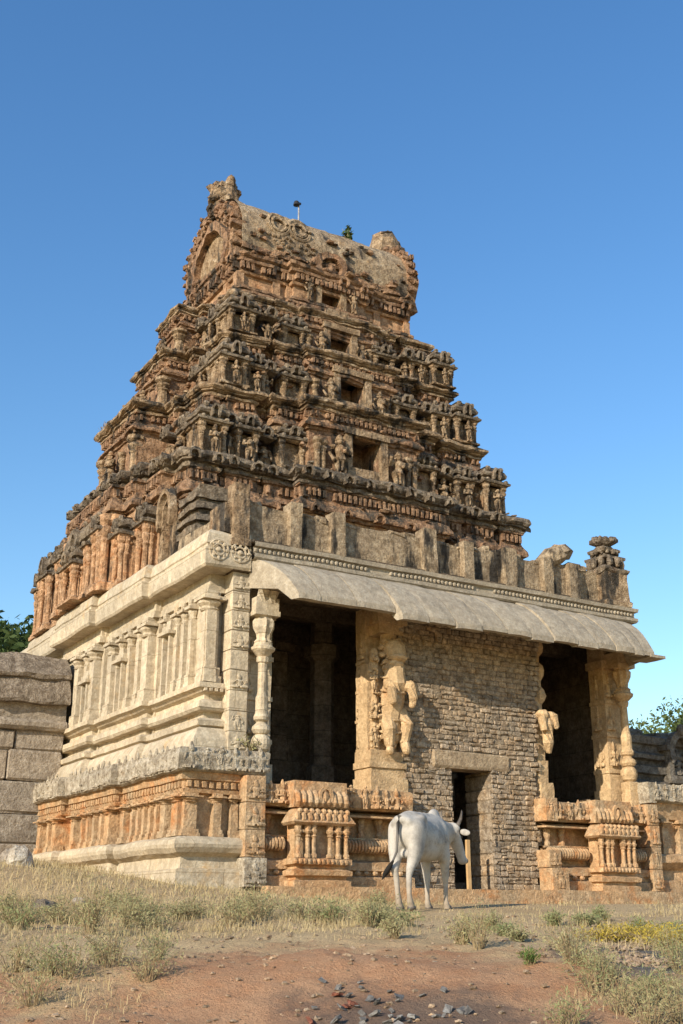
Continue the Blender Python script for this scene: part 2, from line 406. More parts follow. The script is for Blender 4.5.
def steplan(hw, hd, fs=(), ss=(), cx=CX, cy=CY, ext=0):
    """stepped plan, counter-clockwise from the front-left corner"""
    def side(h, d, st):
        L = [(-h, d)]; p = d
        for w, q in st: L += [(-w, p), (-w, d+q)]; p = d+q
        return L + [(-u, v) for u, v in reversed(L)]
    out = []
    for u, v in side(hw, hd, fs): out.append((cx+u, cy-v))
    for u, v in side(hd, hw, ss): out.append((cx+v, cy+u))
    for u, v in side(hw, hd, fs): out.append((cx-u, cy+v))
    for u, v in side(hd, hw, ss): out.append((cx-v, cy-u))
    q = []
    for p in out:
        if not q or (abs(p[0]-q[-1][0])+abs(p[1]-q[-1][1])) > 1e-4: q.append(p)
    return q

# --- body plan pieces (left face steps outward towards the middle where the enclosure wall meets it)
SS = [(18.6, .12), (21.0, .25)]
def off(y): return 0 if y < 18.6 or y > 25.8 else .12 if y < 21.0 or y > 23.4 else .25
def leftplan(x, yf, xr, yback=27.9):
    """open path: back of left side -> front-left corner -> along the front to xr  (outward is -X then -Y)"""
    L = [(x, yback)]
    for y, o in ((25.8, .12), (23.4, .25), (21.0, .12), (18.6, 0)):
        L.append((L[-1][0], y)); L.append((x-o, y))
    L += [(x, yf), (xr, yf)]
    return L

# base: courses, fat roll, recessed wall, frieze
m = MB(); pl = leftplan(6.95, 16.1, 7.9)
m.sweep(pl, [(.12, -.1), (.12, .66), (.02, .68), (.0, .84), (.06, .87), (.12, .90), (.17, .97), (.18, 1.02), (.15, 1.09), (.07, 1.13), (-.08, 1.14)], .25, False)
P('base_course', m, 'granite', (.02, 1.8, .008, 7))
m = MB(); m.sweep(pl, [(-.08, 1.12), (-.08, 1.76)], .3, False); P('base_wall', m, 'ochre')
m = MB(); m.sweep(pl, [(-.08, 1.74), (.0, 1.75), (.02, 1.80), (-.02, 1.82), (-.02, 1.93), (.03, 1.94), (.05, 2.06)], .2, False)
y = 16.2
while y < 22.5:
    o = off(y); m.box(6.955-o-.03, y, 1.83, 7.0-o, y+.06, 1.92); y += .12
x = 7.0
while x < 7.85: m.box(x, 16.06, 1.83, x+.06, 16.12, 1.92); x += .12
P('base_frieze', m, 'ochre')
m = MB(); m.sweep(leftplan(6.95, 16.1, 8.22), [(-.1, 2.04), (.10, 2.045), (.15, 2.07), (.16, 2.3), (.12, 2.4), (.04, 2.42), (-.5, 2.44)], .16, False)
r = random.Random(3); y = 16.2
while y < 22.5:
    blob_relief(m, 6.82-off(y), y, 2.08, .42, r.uniform(.34, .44), .26, r, 'x'); y += r.uniform(.2, .3)
x = 7.0
while x < 8.2: blob_relief(m, x, 15.96, 2.08, .42, r.uniform(.34, .44), .26, r); x += r.uniform(.2, .28)
m.box(8.2, 15.96, 2.05, 8.24, 16.6, 2.4)
P('carved_slab', m, 'frieze', (.02, 2.5, .012, 9))

def pilaster(h, w, d, slim=False):
    """engaged pillar, local: base z=0, front face towards -Y at y=-d"""
    m = MB(); b = w*.5
    m.box(-b*1.25, -d*1.1, 0, b*1.25, .02, h*.07); m.box(-b*1.1, -d*1.02, h*.07, b*1.1, .02, h*.16)
    m.box(-b*.85, -d*.85, h*.16, b*.85, .02, h*.78)
    zc = h*.78
    m.lathe([(b*.85, zc), (b*1.0, zc+h*.02), (b*.8, zc+h*.035), (b*.85, zc+h*.05), (b*1.15, zc+h*.08), (b*1.2, zc+h*.10), (b*1.0, zc+h*.115)], 0, -d*.4, 10, .3)
    m.box(-b*1.45, -d*1.35, zc+h*.115, b*1.45, .02, zc+h*.15); m.box(-b*.95, -d*.95, zc+h*.15, b*.95, .02, h)
    return m
def placep(name, h, w, d, x, y, z, side, mat):
    t = pilaster(h, w, d); m = MB()
    m.merge(t, Matrix.Translation((x, y, z)) @ Matrix.Rotation(-math.pi/2 if side == 'l' else 0, 4, 'Z'))
    return P(name, m, mat, (.008, 4, .005, 11))
for y, w in ((16.27, .26), (16.72, .2), (17.07, .12), (17.33, .12), (17.58, .12), (17.83, .12), (18.08, .12), (18.42, .2), (18.8, .26), (19.2, .14), (19.55, .13), (19.85, .13), (20.15, .13), (20.55, .2), (21.2, .26), (21.65, .16), (22.1, .22)):
    placep('base_pilaster', .62, w, .13 if w < .2 else .16, 7.03-off(y), y, 1.13, 'l', 'ochre')
for x, w in ((7.06, .24), (7.5, .15), (7.78, .14)): placep('base_pilaster', .62, w, .14, x, 16.18, 1.13, 'f', 'ochre')

# podium mouldings, upper wall, architrave, stone cornice
bp = leftplan(7.33, 16.48, 8.1)
m = MB(); m.sweep(bp, [(.16, 2.42), (.14, 2.6), (.05, 2.76), (-.02, 2.80), (.04, 2.82), (.05, 2.9), (-.02, 2.94), (-.12, 2.95), (-.12, 3.05), (.0, 3.06), (.03, 3.1), (.02, 3.2), (-.03, 3.22), (-.13, 3.26), (-.13, 3.33), (-.06, 3.36), (-.02, 3.4), (.04, 3.42), (.04, 3.5), (-.3, 3.52)], .25, False)
x = 7.38
while x < 7.75: m.box(x, 16.43, 3.36, x+.045, 16.5, 3.41); x += .09
P('podium_moulding', m, 'granite', (.012, 2, .006, 8))
m = MB(); m.sweep([(p[0]+.22, p[1]+.0) for p in leftplan(7.33, 16.7, 8.1)], [(0, 2.5), (0, 5.4)], .5, False)
P('upper_wall', m, 'granite')
m = MB(); m.sweep(leftplan(7.44, 16.58, 7.85), [(-.2, 5.0), (0, 5.01), (0, 5.12), (-.04, 5.13), (-.04, 5.34)], .3, False)
r = random.Random(5)
for y in [16.9+.3*i for i in range(18)]: blob_relief(m, 7.47-off(y), y, 5.0, .2, .16, .15, r, 'x')
P('architrave', m, 'granite')
m = MB(); m.sweep(leftplan(7.2, 16.2, 8.0), [(-.4, 5.31), (-.02, 5.32), (.01, 5.36), (.02, 5.62), (-.05, 5.64), (-.05, 5.7), (-.03, 5.72), (-.06, 5.9), (-.12, 5.97), (-.8, 5.99)], .3, False)
r = random.Random(8)
for x in (7.42, 7.8):
    for q in (.17, .1): m.tube([(x+q*math.cos(a*.52), 16.185, 5.6+q*math.sin(a*.52)) for a in range(13)], .018, 6)
    for a in range(8): m.ell((x+.135*math.cos(a*.785), 16.185, 5.6+.135*math.sin(a*.785)), (.03, .025, .03), 6, 4)
    m.ell((x, 16.185, 5.6), (.05, .035, .05), 8, 5)
m.box(7.98, 16.2, 5.32, 8.01, 16.8, 5.97)
P('stone_cornice', m, 'granite', (.022, 1.5, .008, 7))
for y, w in ((16.62, .3), (17.28, .15), (17.58, .15), (17.88, .15), (18.36, .15), (18.84, .3), (19.3, .15), (19.75, .16), (20.2, .15), (20.62, .26), (21.25, .3), (21.75, .17), (22.15, .26)):
    placep('wall_pilaster', 1.5, w, .13 if w < .2 else .18, 7.55-off(y), y, 3.51, 'l', 'granite')
placep('wall_pilaster', 1.5, .28, .2, 7.5, 16.7, 3.51, 'f', 'granite')
# small framed wall niches on the left face
for yc, h in ((18.1, 1.05), (20.0, .9), (21.5, .75)):
    o = off(yc); m = MB()
    m.box(7.36-o, yc-.16, 3.52, 7.55-o, yc-.10, 3.52+h); m.box(7.36-o, yc+.10, 3.52, 7.55-o, yc+.16, 3.52+h)
    m.box(7.3-o, yc-.24, 3.52+h, 7.56-o, yc+.24, 3.58+h); m.box(7.36-o, yc-.18, 3.58+h, 7.56-o, yc+.18, 3.68+h); m.box(7.4-o, yc-.09, 3.68+h, 7.56-o, yc+.09, 3.78+h)
    f = P('wall_niche', m, 'granite')
# tall strips of square figure panels beside the porch
def strip(x0, x1, y, z0, z1, n, mat, seed):
    r = random.Random(seed); m = MB(); h = (z1-z0)/n
    for i in range(n):
        a = z0+i*h
        m.rough(x0, y, a+.004, x1, y+.35, a+h-.004, .003, .008, r)
        if r.random() < .12 and n > 6: continue
        blob_relief(m, (x0+x1)/2, y-.0, a+h*.12, (x1-x0)*1.3, h*.72, .16, r)
    return P('figure_strip', m, mat, (.008, 4))
strip(7.74, 8.06, 16.3, 2.42, 5.32, 9, 'granite', 2)
strip(7.86, 8.2, 15.86, .84, 2.04, 3, 'ochre', 4); strip(7.84, 8.22, 15.82, .42, .84, 1, 'frieze', 6)

# ---------------- porch interior
def wallpoly(name, plan, z0, z1, mat, s=.6):
    m = MB(); m.sweep(plan, [(0, z0), (0, z1)], s, True, True); return P(name, m, mat)
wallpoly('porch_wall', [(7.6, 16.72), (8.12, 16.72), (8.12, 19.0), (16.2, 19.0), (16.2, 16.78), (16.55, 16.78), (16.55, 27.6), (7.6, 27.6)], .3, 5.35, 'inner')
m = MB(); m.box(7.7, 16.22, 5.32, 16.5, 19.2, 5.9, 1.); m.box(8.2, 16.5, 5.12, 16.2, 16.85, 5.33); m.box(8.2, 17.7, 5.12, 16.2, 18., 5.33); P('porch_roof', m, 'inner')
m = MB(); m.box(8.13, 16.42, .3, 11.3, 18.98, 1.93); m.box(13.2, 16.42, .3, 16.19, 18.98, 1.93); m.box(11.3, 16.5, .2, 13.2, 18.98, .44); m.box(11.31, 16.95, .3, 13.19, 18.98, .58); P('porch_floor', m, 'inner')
m = MB()
for x in (8.6, 9.2, 9.75):
    m.box(x, 18.7, 1.93, x+.3, 19.05, 4.9); m.box(x-.08, 18.62, 1.93, x+.38, 19.05, 2.2); m.box(x-.05, 18.66, 2.3, x+.35, 19.05, 2.42); m.box(x-.1, 18.6, 4.7, x+.4, 19.05, 4.85)
m.box(8.2, 18.75, 1.93, 14.5, 19.05, 2.7); m.box(8.2, 18.68, 2.85, 10.1, 19.05, 2.98); m.box(8.2, 18.66, 3.3, 10.1, 19.05, 3.38)
for x in (14.2, 15.2): m.box(x, 18.75, 1.93, x+.35, 19.05, 4.9)
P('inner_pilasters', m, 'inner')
for x in (10.3, 13.55):
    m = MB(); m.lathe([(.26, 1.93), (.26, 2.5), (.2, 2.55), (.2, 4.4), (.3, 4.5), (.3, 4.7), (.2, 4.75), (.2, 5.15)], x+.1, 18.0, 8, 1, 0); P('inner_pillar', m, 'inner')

# ---------------- porch front: plinth, moulded base, carved ledge, shrine models
m = MB(); m.box(8.15, 15.62, -.2, 18.6, 16.45, .44, .35); r = random.Random(1)
P('plinth', m, 'ochre', (.02, 1.5, .008, 6))
def porch_base(x0, x1, ax0, ax1, seed):
    r = random.Random(seed)
    m = MB(); pl = [(x0, 16.05), (x1, 16.05)]
    m.sweep(pl, [(.1, .43), (.1, .6), (.02, .62), (.02, .68), (.08, .70), (.08, .82), (-.1, .86), (-.1, .96), (-.12, 1.16), (-.05, 1.17), (-.05, 1.2), (-.25, 1.21), (-.25, 1.5), (-.1, 1.51), (-.04, 1.56), (-.2, 1.6)], .2, False)
    # small lotus knobs along the base and little pilasters in the recess
    x = x0+.1
    while x < x1-.1:
        if not ax0-.1 < x < ax1+.1: m.ell((x, 15.98, .66), (.05, .05, .04), 6, 4)
        x += .16
    x = x0+.2
    while x < x1-.15:
        if not ax0-.1 < x < ax1+.1:
            m.lathe([(.05, 1.2), (.06, 1.24), (.035, 1.3), (.06, 1.38), (.05, 1.42), (.07, 1.46), (.07, 1.5)], x, 16.22, 8)
        x += .34
    m.box(x0, 15.98, 1.505, x1, 16.3, 1.535)
    P('moulded_base', m, 'ochre', (.012, 3, .006, 10))
    # twisted rope roll
    for xa, xb in ((x0+.05, ax0-.06), (ax1+.08, x1-.05)):
        m = MB(); x = xa
        while x < xb: m.ell((x, 16.0, 1.06), (.036, .11, .105), 6, 8, None); x += .06
        P('rope_roll', m, 'ochre', (.006, 5))
    # sloping carved ledge
    m = MB(); m.sweep(pl, [(-.3, 1.61), (.02, 1.615), (.06, 1.65), (.1, 1.82), (.08, 1.93), (.02, 1.95), (-.5, 1.96)], .12, False)
    m.box(x0, 15.99, 1.62, x0+.02, 16.5, 1.95); m.box(x1-.02, 15.99, 1.62, x1, 16.5, 1.95)
    x = x0+.12
    while x < x1-.1:
        if not ax0+.02 < x < ax1-.02: blob_relief(m, x, 15.955, 1.64, .36, r.uniform(.3, .4), .3, r)
        x += r.uniform(.17, .26)
    P('carved_ledge', m, 'ochre', (.015, 3, .01, 10))
    # shrine model projecting from the base
    xc = (ax0+ax1)/2; w = (ax1-ax0)/2
    m = MB()
    pz = [(-w, 15.98), (-w*.95, 15.72), (w*.95, 15.72), (w, 15.98)]; pz = [(xc+a, b) for a, b in pz]
    m.sweep(pz, [(.04, .42), (.04, .52), (-.02, .54), (-.02, .58), (.05, .6), (.06, .67), (-.03, .7), (-.03, .74), (.05, .76), (.05, .84), (-.08, .86)], .12, False)
    pz2 = [(a if abs(a-xc) > w*.99 else a, b+.06) for a, b in pz]
    m.sweep(pz2, [(-.05, .85), (-.05, 1.34)], .2, False)
    m.sweep(pz, [(-.05, 1.33), (.06, 1.335), (.1, 1.37), (.05, 1.45), (-.03, 1.55), (-.1, 1.6)], .1, False)
    x = xc-w*.95
    while x < xc+w*.97: m.ell((x, 15.68, 1.44), (.05, .07, .08), 6, 5); m.ell((x+.05, 15.7, 1.53), (.04, .06, .05), 6, 4); x += .105
    for u in (-.86, -.52, -.3, .3, .6, .9):
        m.lathe([(.055, .85), (.055, .9), (.035, .92), (.033, 1.15), (.05, 1.17), (.035, 1.19), (.055, 1.22), (.07, 1.25), (.05, 1.27), (.06, 1.34)], xc+u*w, 15.73, 8, .3)
    m.box(xc-.95*w, 15.7, 1.22, xc-.2*w, 15.8, 1.26); m.box(xc+.22*w, 15.7, 1.22, xc+.95*w, 15.8, 1.26)
    x = xc-w
    while x < xc+w: m.ell((x, 15.68, .8), (.035, .04, .045), 6, 4); x += .08
    P('shrine_model', m, 'ochre', (.01, 4, .006, 11))
    # ribbed bulge of the ledge over the shrine model
    m = MB(); k = 9
    for i in range(k):
        u = xc-w*.98+(2*w*.98)*(i+.5)/k; hw = w*.98/k
        prof_ = [(15.74, 1.6), (15.69, 1.66), (15.72, 1.78), (15.84, 1.9), (15.98, 2.0), (16.2, 2.0)]
        vs = []
        for (yy, zz) in prof_:
            for q in (-1, -.5, 0, .5, 1): vs.append((u+q*hw, yy-.035*math.cos(q*1.57), zz+.01*math.cos(q*1.57)))
        fs = [(j*5+i2, j*5+i2+1, (j+1)*5+i2+1, (j+1)*5+i2) for j in range(len(prof_)-1) for i2 in range(4)]
        m.add(vs, fs)
    m.box(xc-w*.98, 15.76, 1.6, xc+w*.98, 16.2, 1.99)
    m.arch((xc+.1*w, 15.72, 1.66), .13, .26, .05, .05); m.ell((xc+.1*w, 15.7, 1.76), (.06, .05, .09), 7, 5)
    P('ribbed_eave', m, 'ochre', (.012, 3, .008, 10))
porch_base(8.2, 10.95, 8.62, 9.58, 11)
porch_base(13.78, 16.15, 14.74, 15.62, 12)
strip(13.72, 14.0, 15.9, 1.6, 2.0, 1, 'ochre', 31); strip(13.72, 14.0, 15.88, .82, 1.12, 1, 'ochre', 32); strip(13.7, 14.08, 15.8, .44, .82, 1, 'ochre', 33)
strip(16.15, 16.4, 15.86, .45, 2.0, 4, 'ochre', 34)
# right-hand base, mirror of the left corner
m = MB(); pr = [(16.45, 16.1), (17.5, 16.1), (17.5, 20.0)]
m.sweep(pr, [(.12, .2), (.12, .66), (.02, .68), (.0, .84), (.06, .87), (.17, .97), (.15, 1.09), (.07, 1.13), (-.08, 1.14), (-.08, 1.75), (.0, 1.76), (.03, 1.94), (.05, 2.06)], .2, False)
P('base_course', m, 'ochre', (.02, 2, .008, 7))
m = MB(); m.sweep(pr, [(-.1, 2.04), (.10, 2.045), (.16, 2.07), (.16, 2.3), (.12, 2.4), (-.9, 2.42)], .16, False); m.box(16.3, 15.94, 2.03, 16.47, 16.6, 2.42); r = random.Random(21); x = 16.5
while x < 17.6: blob_relief(m, x, 15.94, 2.08, .3, .36, .26, r); x += .23
P('carved_slab', m, 'frieze', (.02, 2.5, .012, 9))
for x in (16.75, 17.2): placep('base_pilaster', .62, .2, .15, x, 16.18, 1.13, 'f', 'ochre')

# ---------------- porch pillars
def porch_pillar(x, y, mat, rich=True):
    m = MB()
    m.lathe([(.15, 1.95), (.15, 2.22), (.13, 2.24), (.14, 2.3), (.15, 2.42), (.12, 2.44)], x, y, 12, .75)
    m.lathe([(.1, 2.44), (.16, 2.48), (.19, 2.56), (.185, 2.64), (.14, 2.7), (.1, 2.72), (.14, 2.74), (.18, 2.79), (.17, 2.84), (.1, 2.9), (.09, 2.92), (.14, 2.95), (.15, 3.0), (.12, 3.05), (.115, 3.1)], x, y, 16)
    m.lathe([(.115, 3.08), (.12, 3.3), (.1, 3.34), (.085, 3.4), (.082, 3.86), (.11, 3.88), (.12, 3.95), (.09, 3.98)], x, y, 10)
    m.lathe([(.1, 3.97), (.16, 4.02), (.22, 4.07), (.23, 4.11), (.18, 4.14), (.17, 4.18)], x, y, 16, .25)
    m.lathe([(.14, 4.16), (.17, 4.2), (.12, 4.25), (.13, 4.32), (.19, 4.44), (.2, 4.54), (.15, 4.6), (.19, 4.63)], x, y-.01, 16, 0, 0, 1)
    m.box(x-.26, y-.2, 4.62, x+.26, y+.3, 4.70); m.box(x-.24, y-.17, 4.7, x+.24, y+.3, 4.92, .15)
    for s in (-1, 1):   # lotus-bud bracket reaching up under the eave
        m.tube([(x+s*.1, y-.1, 4.9), (x+s*.1, y-.2, 5.02), (x+s*.1, y-.12, 5.18), (x+s*.1, y, 5.32)], [.1, .12, .1, .1], 8)
    m.v = [(x+(p[0]-x)*.86, y+(p[1]-y)*.86, p[2]) for p in m.v]
    P('porch_pillar', m, mat, (.008, 5, .005, 12))
    m = MB(); m.box(x-.28, y+.22, 1.94, x+.28, y+.62, 5.3, .3); m.box(x-.32, y+.2, 1.94, x+.32, y+.64, 2.3); m.box(x-.33, y+.18, 4.65, x+.33, y+.64, 4.8)
    for zz in (2.62, 3.3, 3.95): m.box(x-.3, y+.19, zz, x+.3, y+.63, zz+.07)
    q = random.Random(int(x*10))
    for zz, h in ((2.74, .5), (3.42, .48), (4.06, .5)): blob_relief(m, x-.17, y+.2, zz, .3, h, .25, q); blob_relief(m, x-.29, y+.42, zz, .34, h, .25, q, 'x')
    P('pier', m, mat, (.012, 2))
porch_pillar(8.31, 16.3, 'granite'); porch_pillar(16.22, 16.34, 'yali')
# carved animal pillar beside the infill wall
def yali_pillar():
    m = MB()
    m.box(10.42, 16.55, 1.94, 10.95, 16.85, 5.3, .2)
    m.box(10.26, 16.16, 1.95, 11.0, 16.7, 2.18, .15); m.box(10.3, 16.2, 2.18, 10.96, 16.7, 2.34, .15); m.box(10.27, 16.17, 2.34, 10.99, 16.7, 2.44, .15); m.box(10.3, 16.2, 2.44, 10.94, 16.7, 2.62, .15)
    q = random.Random(9)
    for zz in (2.7, 3.2, 3.7, 4.2): m.box(10.4, 16.53, zz-.06, 10.6, 16.85, zz-.01); blob_relief(m, 10.43, 16.68, zz, .34, .4, .3, q, 'x')
    for zz in (2.66, 3.12, 3.55): blob_relief(m, 10.4, 16.24, zz, .34, .42, .4, q)
    P('pier', m, 'yali', (.02, 2.5, .01, 8))
    b = MB()
    def T(*a, n=9): b.tube([p[:3] for p in a], [p[3] for p in a], n); [b.ell(p[:3], (p[3],)*3, n, 6) for p in (a[0], a[-1])]
    b.box(10.36, 16.34, 2.6, 10.92, 16.6, 4.1, .12); b.box(10.3, 16.3, 2.6, 10.5, 16.6, 3.75, .1)                    # uncut block behind the beast
    T((10.44, 16.34, 2.62, .1), (10.44, 16.34, 3.3, .09), (10.48, 16.36, 4.3, .08))
    T((10.74, 16.3, 2.9, .2), (10.72, 16.26, 3.2, .2), (10.74, 16.2, 3.5, .2), (10.76, 16.16, 3.75, .21), (10.76, 16.16, 4.0, .17))
    T((10.64, 16.24, 3.2, .14), (10.6, 16.1, 2.95, .115), (10.64, 16.16, 2.72, .085), (10.62, 16.1, 2.62, .08))      # hind legs
    T((10.88, 16.2, 3.25, .14), (10.95, 16.06, 3.05, .115), (10.92, 16.14, 2.78, .085), (10.92, 16.08, 2.64, .08))
    T((10.62, 16.1, 3.7, .11), (10.57, 15.98, 3.6, .08), (10.6, 15.96, 3.42, .07))
    T((10.9, 16.12, 3.72, .12), (10.98, 15.97, 3.68, .1), (11.0, 15.95, 3.48, .075), (10.99, 15.97, 3.38, .06))      # raised forelegs
    T((11.0, 16.02, 3.74, .07), (11.05, 16.0, 3.68, .06), (11.06, 16.0, 3.52, .05))
    b.ell((10.76, 16.16, 4.32), (.21, .2, .2), 14, 8); b.ell((10.76, 16.05, 4.18), (.17, .16, .07), 12, 6); b.ell((10.76, 16.12, 4.08), (.15, .14, .08), 12, 6)
    for k in range(11): a = k*.57; b.ell((10.76+.23*math.cos(a), 16.22, 4.3+.23*math.sin(a)), (.05, .1, .05), 6, 4)
    T((10.74, 16.3, 4.4, .16), (10.74, 16.34, 4.75, .13)); b.box(10.5, 16.2, 4.62, 10.98, 16.7, 4.8, .12); b.box(10.44, 16.14, 4.8, 11.03, 16.7, 5.3, .12)
    for z0_, xx, rr_ in ((2.95, 10.72, .21), (3.15, 10.72, .215), (3.4, 10.73, .215), (3.62, 10.75, .22), (3.85, 10.76, .215), (4.02, 10.76, .19)):
        b.tube([(xx+rr_*math.cos(a*.35+3.1), 16.22+(z0_ < 3.5)*.05+rr_*math.sin(a*.35+3.1)*.95, z0_-.04*math.sin(a*.35)) for a in range(10)], .022, 6)
    r = random.Random(3)
    for k in range(90):
        u = r.random(); b.ell((10.33+u*.6, 16.33-.12*r.random()-(.1 if u > .5 else 0), 2.62+r.random()*1.6), (r.uniform(.02, .05), .05, r.uniform(.02, .06)), 6, 4)
    P('rearing_beast', b, 'yali', (.016, 4, .012, 11))
yali_pillar()
# fragment of the matching carving on the far edge of the infill
b = MB(); b.box(13.86, 16.3, 1.95, 14.12, 16.8, 5.25, .15)
b.tube([(14.06, 16.15, 3.45), (14.05, 16.1, 3.3), (14.06, 16.12, 3.0), (14.08, 16.16, 2.82)], [.1, .12, .1, .05], 9); b.tube([(13.94, 16.15, 3.5), (13.9, 16.06, 3.42), (13.92, 16.04, 3.2)], [.1, .09, .07], 8); b.ell((13.97, 16.12, 3.5), (.12, .12, .1), 9, 6); b.ell((14.15, 16.1, 3.48), (.09, .1, .1), 9, 6); b.ell((14.19, 16.03, 3.3), (.06, .06, .08), 8, 5)
b.tube([(14.12, 16.18, 3.48), (14.18, 16.05, 3.46), (14.19, 16.03, 3.28)], [.08, .09, .06], 8)
for z in (4.8, 4.35, 3.9): b.ell((14.1, 16.4, z), (.14, .2, .2), 9, 6)
b.box(13.9, 16.2, 1.95, 14.2, 16.7, 2.3, .1); b.box(13.9, 16.25, 2.3, 14.14, 16.7, 2.7, .1)
P('broken_carving', b, 'yali', (.02, 4, .015, 11))

# infill wall of small rough stones with a doorway
m = MB(); r = random.Random(17)
DX0, DX1, DZ1 = 11.95, 12.78, 2.42
z = .44
while z < 5.25:
    h = r.uniform(.075, .1) if z > 1.4 else r.uniform(.085, .115)
    x = 10.93+r.uniform(-.05, .05); xe = 13.74+.3*(z-.44)/4.8+r.uniform(-.06, .06)
    while x < xe:
        w = r.uniform(.1, .24); a, b_ = x, min(x+w, xe)
        def piece(a, b_):
            if b_-a < .03: return
            up = smooth(3.4, 4.2, z)*smooth(11.7, 12.1, a)
            dy = r.uniform(-.014, .012)*(1-.75*up)
            if h > .1 and b_-a < .2 and r.random() < .5:
                q = h*r.uniform(.4, .6); m.rough(a+.004, 16.2+dy, z+.003, b_-.004, 16.42, z+q-.003, .011, .02, r); m.rough(a+.004, 16.2-dy*.5, z+q+.003, b_-.004, 16.42, z+h-.003, .011, .02, r); return
            m.rough(a+.004, 16.2+dy, z+.003, b_-.004, 16.42, z+h-.003, .014*(1-.5*up), .018, r)
        if z < DZ1+.3 and b_ > DX0-(.42 if z > DZ1-.02 else 0) and a < DX1+(.42 if z > DZ1-.02 else 0):
            e0 = DX0-(.42 if z > DZ1-.02 else 0); e1 = DX1+(.42 if z > DZ1-.02 else 0)
            piece(a, min(b_, e0)); piece(max(a, e1), b_)
        else:
            if not (11.0 < a < 11.9 and 3.2 < z < 5 and abs(a-(11.35+.12*math.sin(z*5))) < .11 and r.random() < .45): piece(a, b_)
        x += w
    z += h
wl = P('infill_wall', m, 'infill', (.006, 6))
m = MB(); m.box(10.9, 16.225, .44, DX0, 16.6, 5.25, .2); m.box(DX1, 16.225, .44, 13.72, 16.6, 5.25, .2); m.box(DX0, 16.225, DZ1, DX1, 16.6, 5.25, .2); m.box(13.72, 16.28, .44, 13.94, 16.6, 5.25, .3)
m.build('mortar', M['mortar'], wl, (.006, 3))
m = MB(); m.rough(11.53, 16.17, DZ1+.005, 13.2, 16.6, DZ1+.295, .012, .03, r); m.build('lintel', stone('brown lintel stone', (.43, .325, .215), (.36, .28, .19), bump=.5, bs=14, grit=.6), wl, (.012, 3))
m = MB(); jm = MB(); z = .45
while z < DZ1-.02:   # dressed jamb stones inside the opening
    h = min(r.uniform(.16, .26), DZ1-z); m.rough(DX1-.015, 16.24, z, DX1+.1, 16.95, z+h-.006, .008, .02, r); jm.rough(DX0-.1, 16.24, z, DX0+.015, 16.95, z+h-.006, .008, .02, r); z += h
m.build('door_jamb', M['infill'], wl); jm.build('door_jamb', M['infill'], wl)

# ---------------- big curved eave, bead moulding, parapet
m = MB()
EX0, EX1 = 8.0, 16.3
def epr(x):
    """eave profile; slabs left of 10.2 have lost their lip"""
    return .62 if x < 10.15 else 1.
rr = random.Random(9); edges = [8.0, 8.72, 9.4, 10.15, 10.7, 11.25, 11.8, 12.35, 12.9, 13.4, 13.95, 14.45, 14.9, 15.35, 15.75]
OUT = [(0, 5.52), (.12, 5.49), (.31, 5.40), (.5, 5.26), (.65, 5.11), (.78, 4.95), (.87, 4.81), (.92, 4.72)]
for i, (a, b_) in enumerate(zip(edges, edges[1:])):
    k = .86 if a < 10.1 else 1.; dz = rr.uniform(-.022, .022); lipz = rr.uniform(-.02, .02); dy = rr.uniform(-.015, .015)
    vs = []; fs = []; nx = 7; pts = []
    for (o, z) in OUT: pts.append((16.14-o*k+dy, 5.52-(5.52-z)*(k if k < 1 else 1)+dz))
    ly, lz = pts[-1]; pts += [(ly-.01, lz-.085+lipz), (ly+.12, lz-.085+lipz), (ly+.35, lz+.12), (16.4, 5.1)]
    for (yy, zz) in pts:
        for q in range(nx):
            t = q/(nx-1); t0 = smooth(16.14, 15.3, yy)  # joints lean to the right on the way down
            sh = .16*((16.14-yy)/.95)**2 if i > 0 and yy < 16.14 else 0
            sh2 = .16*((16.14-yy)/.95)**2 if i < len(edges)-2 and yy < 16.14 else 0
            if i == 0: sh = .5*max(0, (16.14-yy)/.95)
            crown = .010*math.sin(math.pi*t)**.5
            vs.append((lerp(a+sh+.008, b_+sh2-.008, t), yy-crown*.6, zz+crown*.6))
    np_ = len(pts)
    for j in range(np_-1):
        for q in range(nx-1): fs.append((j*nx+q, j*nx+q+1, (j+1)*nx+q+1, (j+1)*nx+q)[::-1])
    fs.append(tuple(j*nx for j in range(np_))); fs.append(tuple(j*nx+nx-1 for j in range(np_))[::-1])
    m.add(vs, fs)
P('curved_eave', m, 'eave', (.008, 3, .006, 12))
# corner slab where the eave turns along the right side
m = MB(); vs = []; fs = []; cyl = 8
for j, (o, z) in enumerate(OUT+[(.93, 4.64), (.5, 4.8), (-.1, 5.05)]):
    row = [(15.75, 16.14-o), (15.85, 16.14-o), (16.12-o*.12, 16.14-o), (16.3+o*.1, 16.6), (16.3+o*.3, 19.2)]
    for (xx, yy) in row: vs.append((xx, yy, z))
nr = 5
for j in range(len(vs)//nr-1):
    for q in range(nr-1): fs.append((j*nr+q, j*nr+q+1, (j+1)*nr+q+1, (j+1)*nr+q)[::-1])
m.add(vs, fs)
m.box(15.9, 15.2, 4.62, 16.28, 15.7, 4.67, .2); m.rough(16.3, 16.1, 4.95, 16.55, 16.5, 5.3, .02, .04)
P('curved_eave', m, 'eave', (.012, 3, .006, 12))
m = MB(); bpl = [(7.98, 16.08), (16.45, 16.08), (16.45, 19.2)]
m.sweep(bpl, [(-.1, 5.5), (.02, 5.51), (.05, 5.54), (.05, 5.6), (.0, 5.62), (.0, 5.72), (.06, 5.73), (.07, 5.8), (-.3, 5.84)], .25, False)
x = 8.02; rb = random.Random(6)
while x < 16.4:
    if noise.noise(Vector((x*1.3, 0, 7))) < .28: m.ell((x, 16.07, 5.67), (.035, .04*rb.uniform(.6, 1), .042), 6, 4)
    x += .085
P('bead_moulding', m, 'eave', (.015, 1.5, .006, 9))
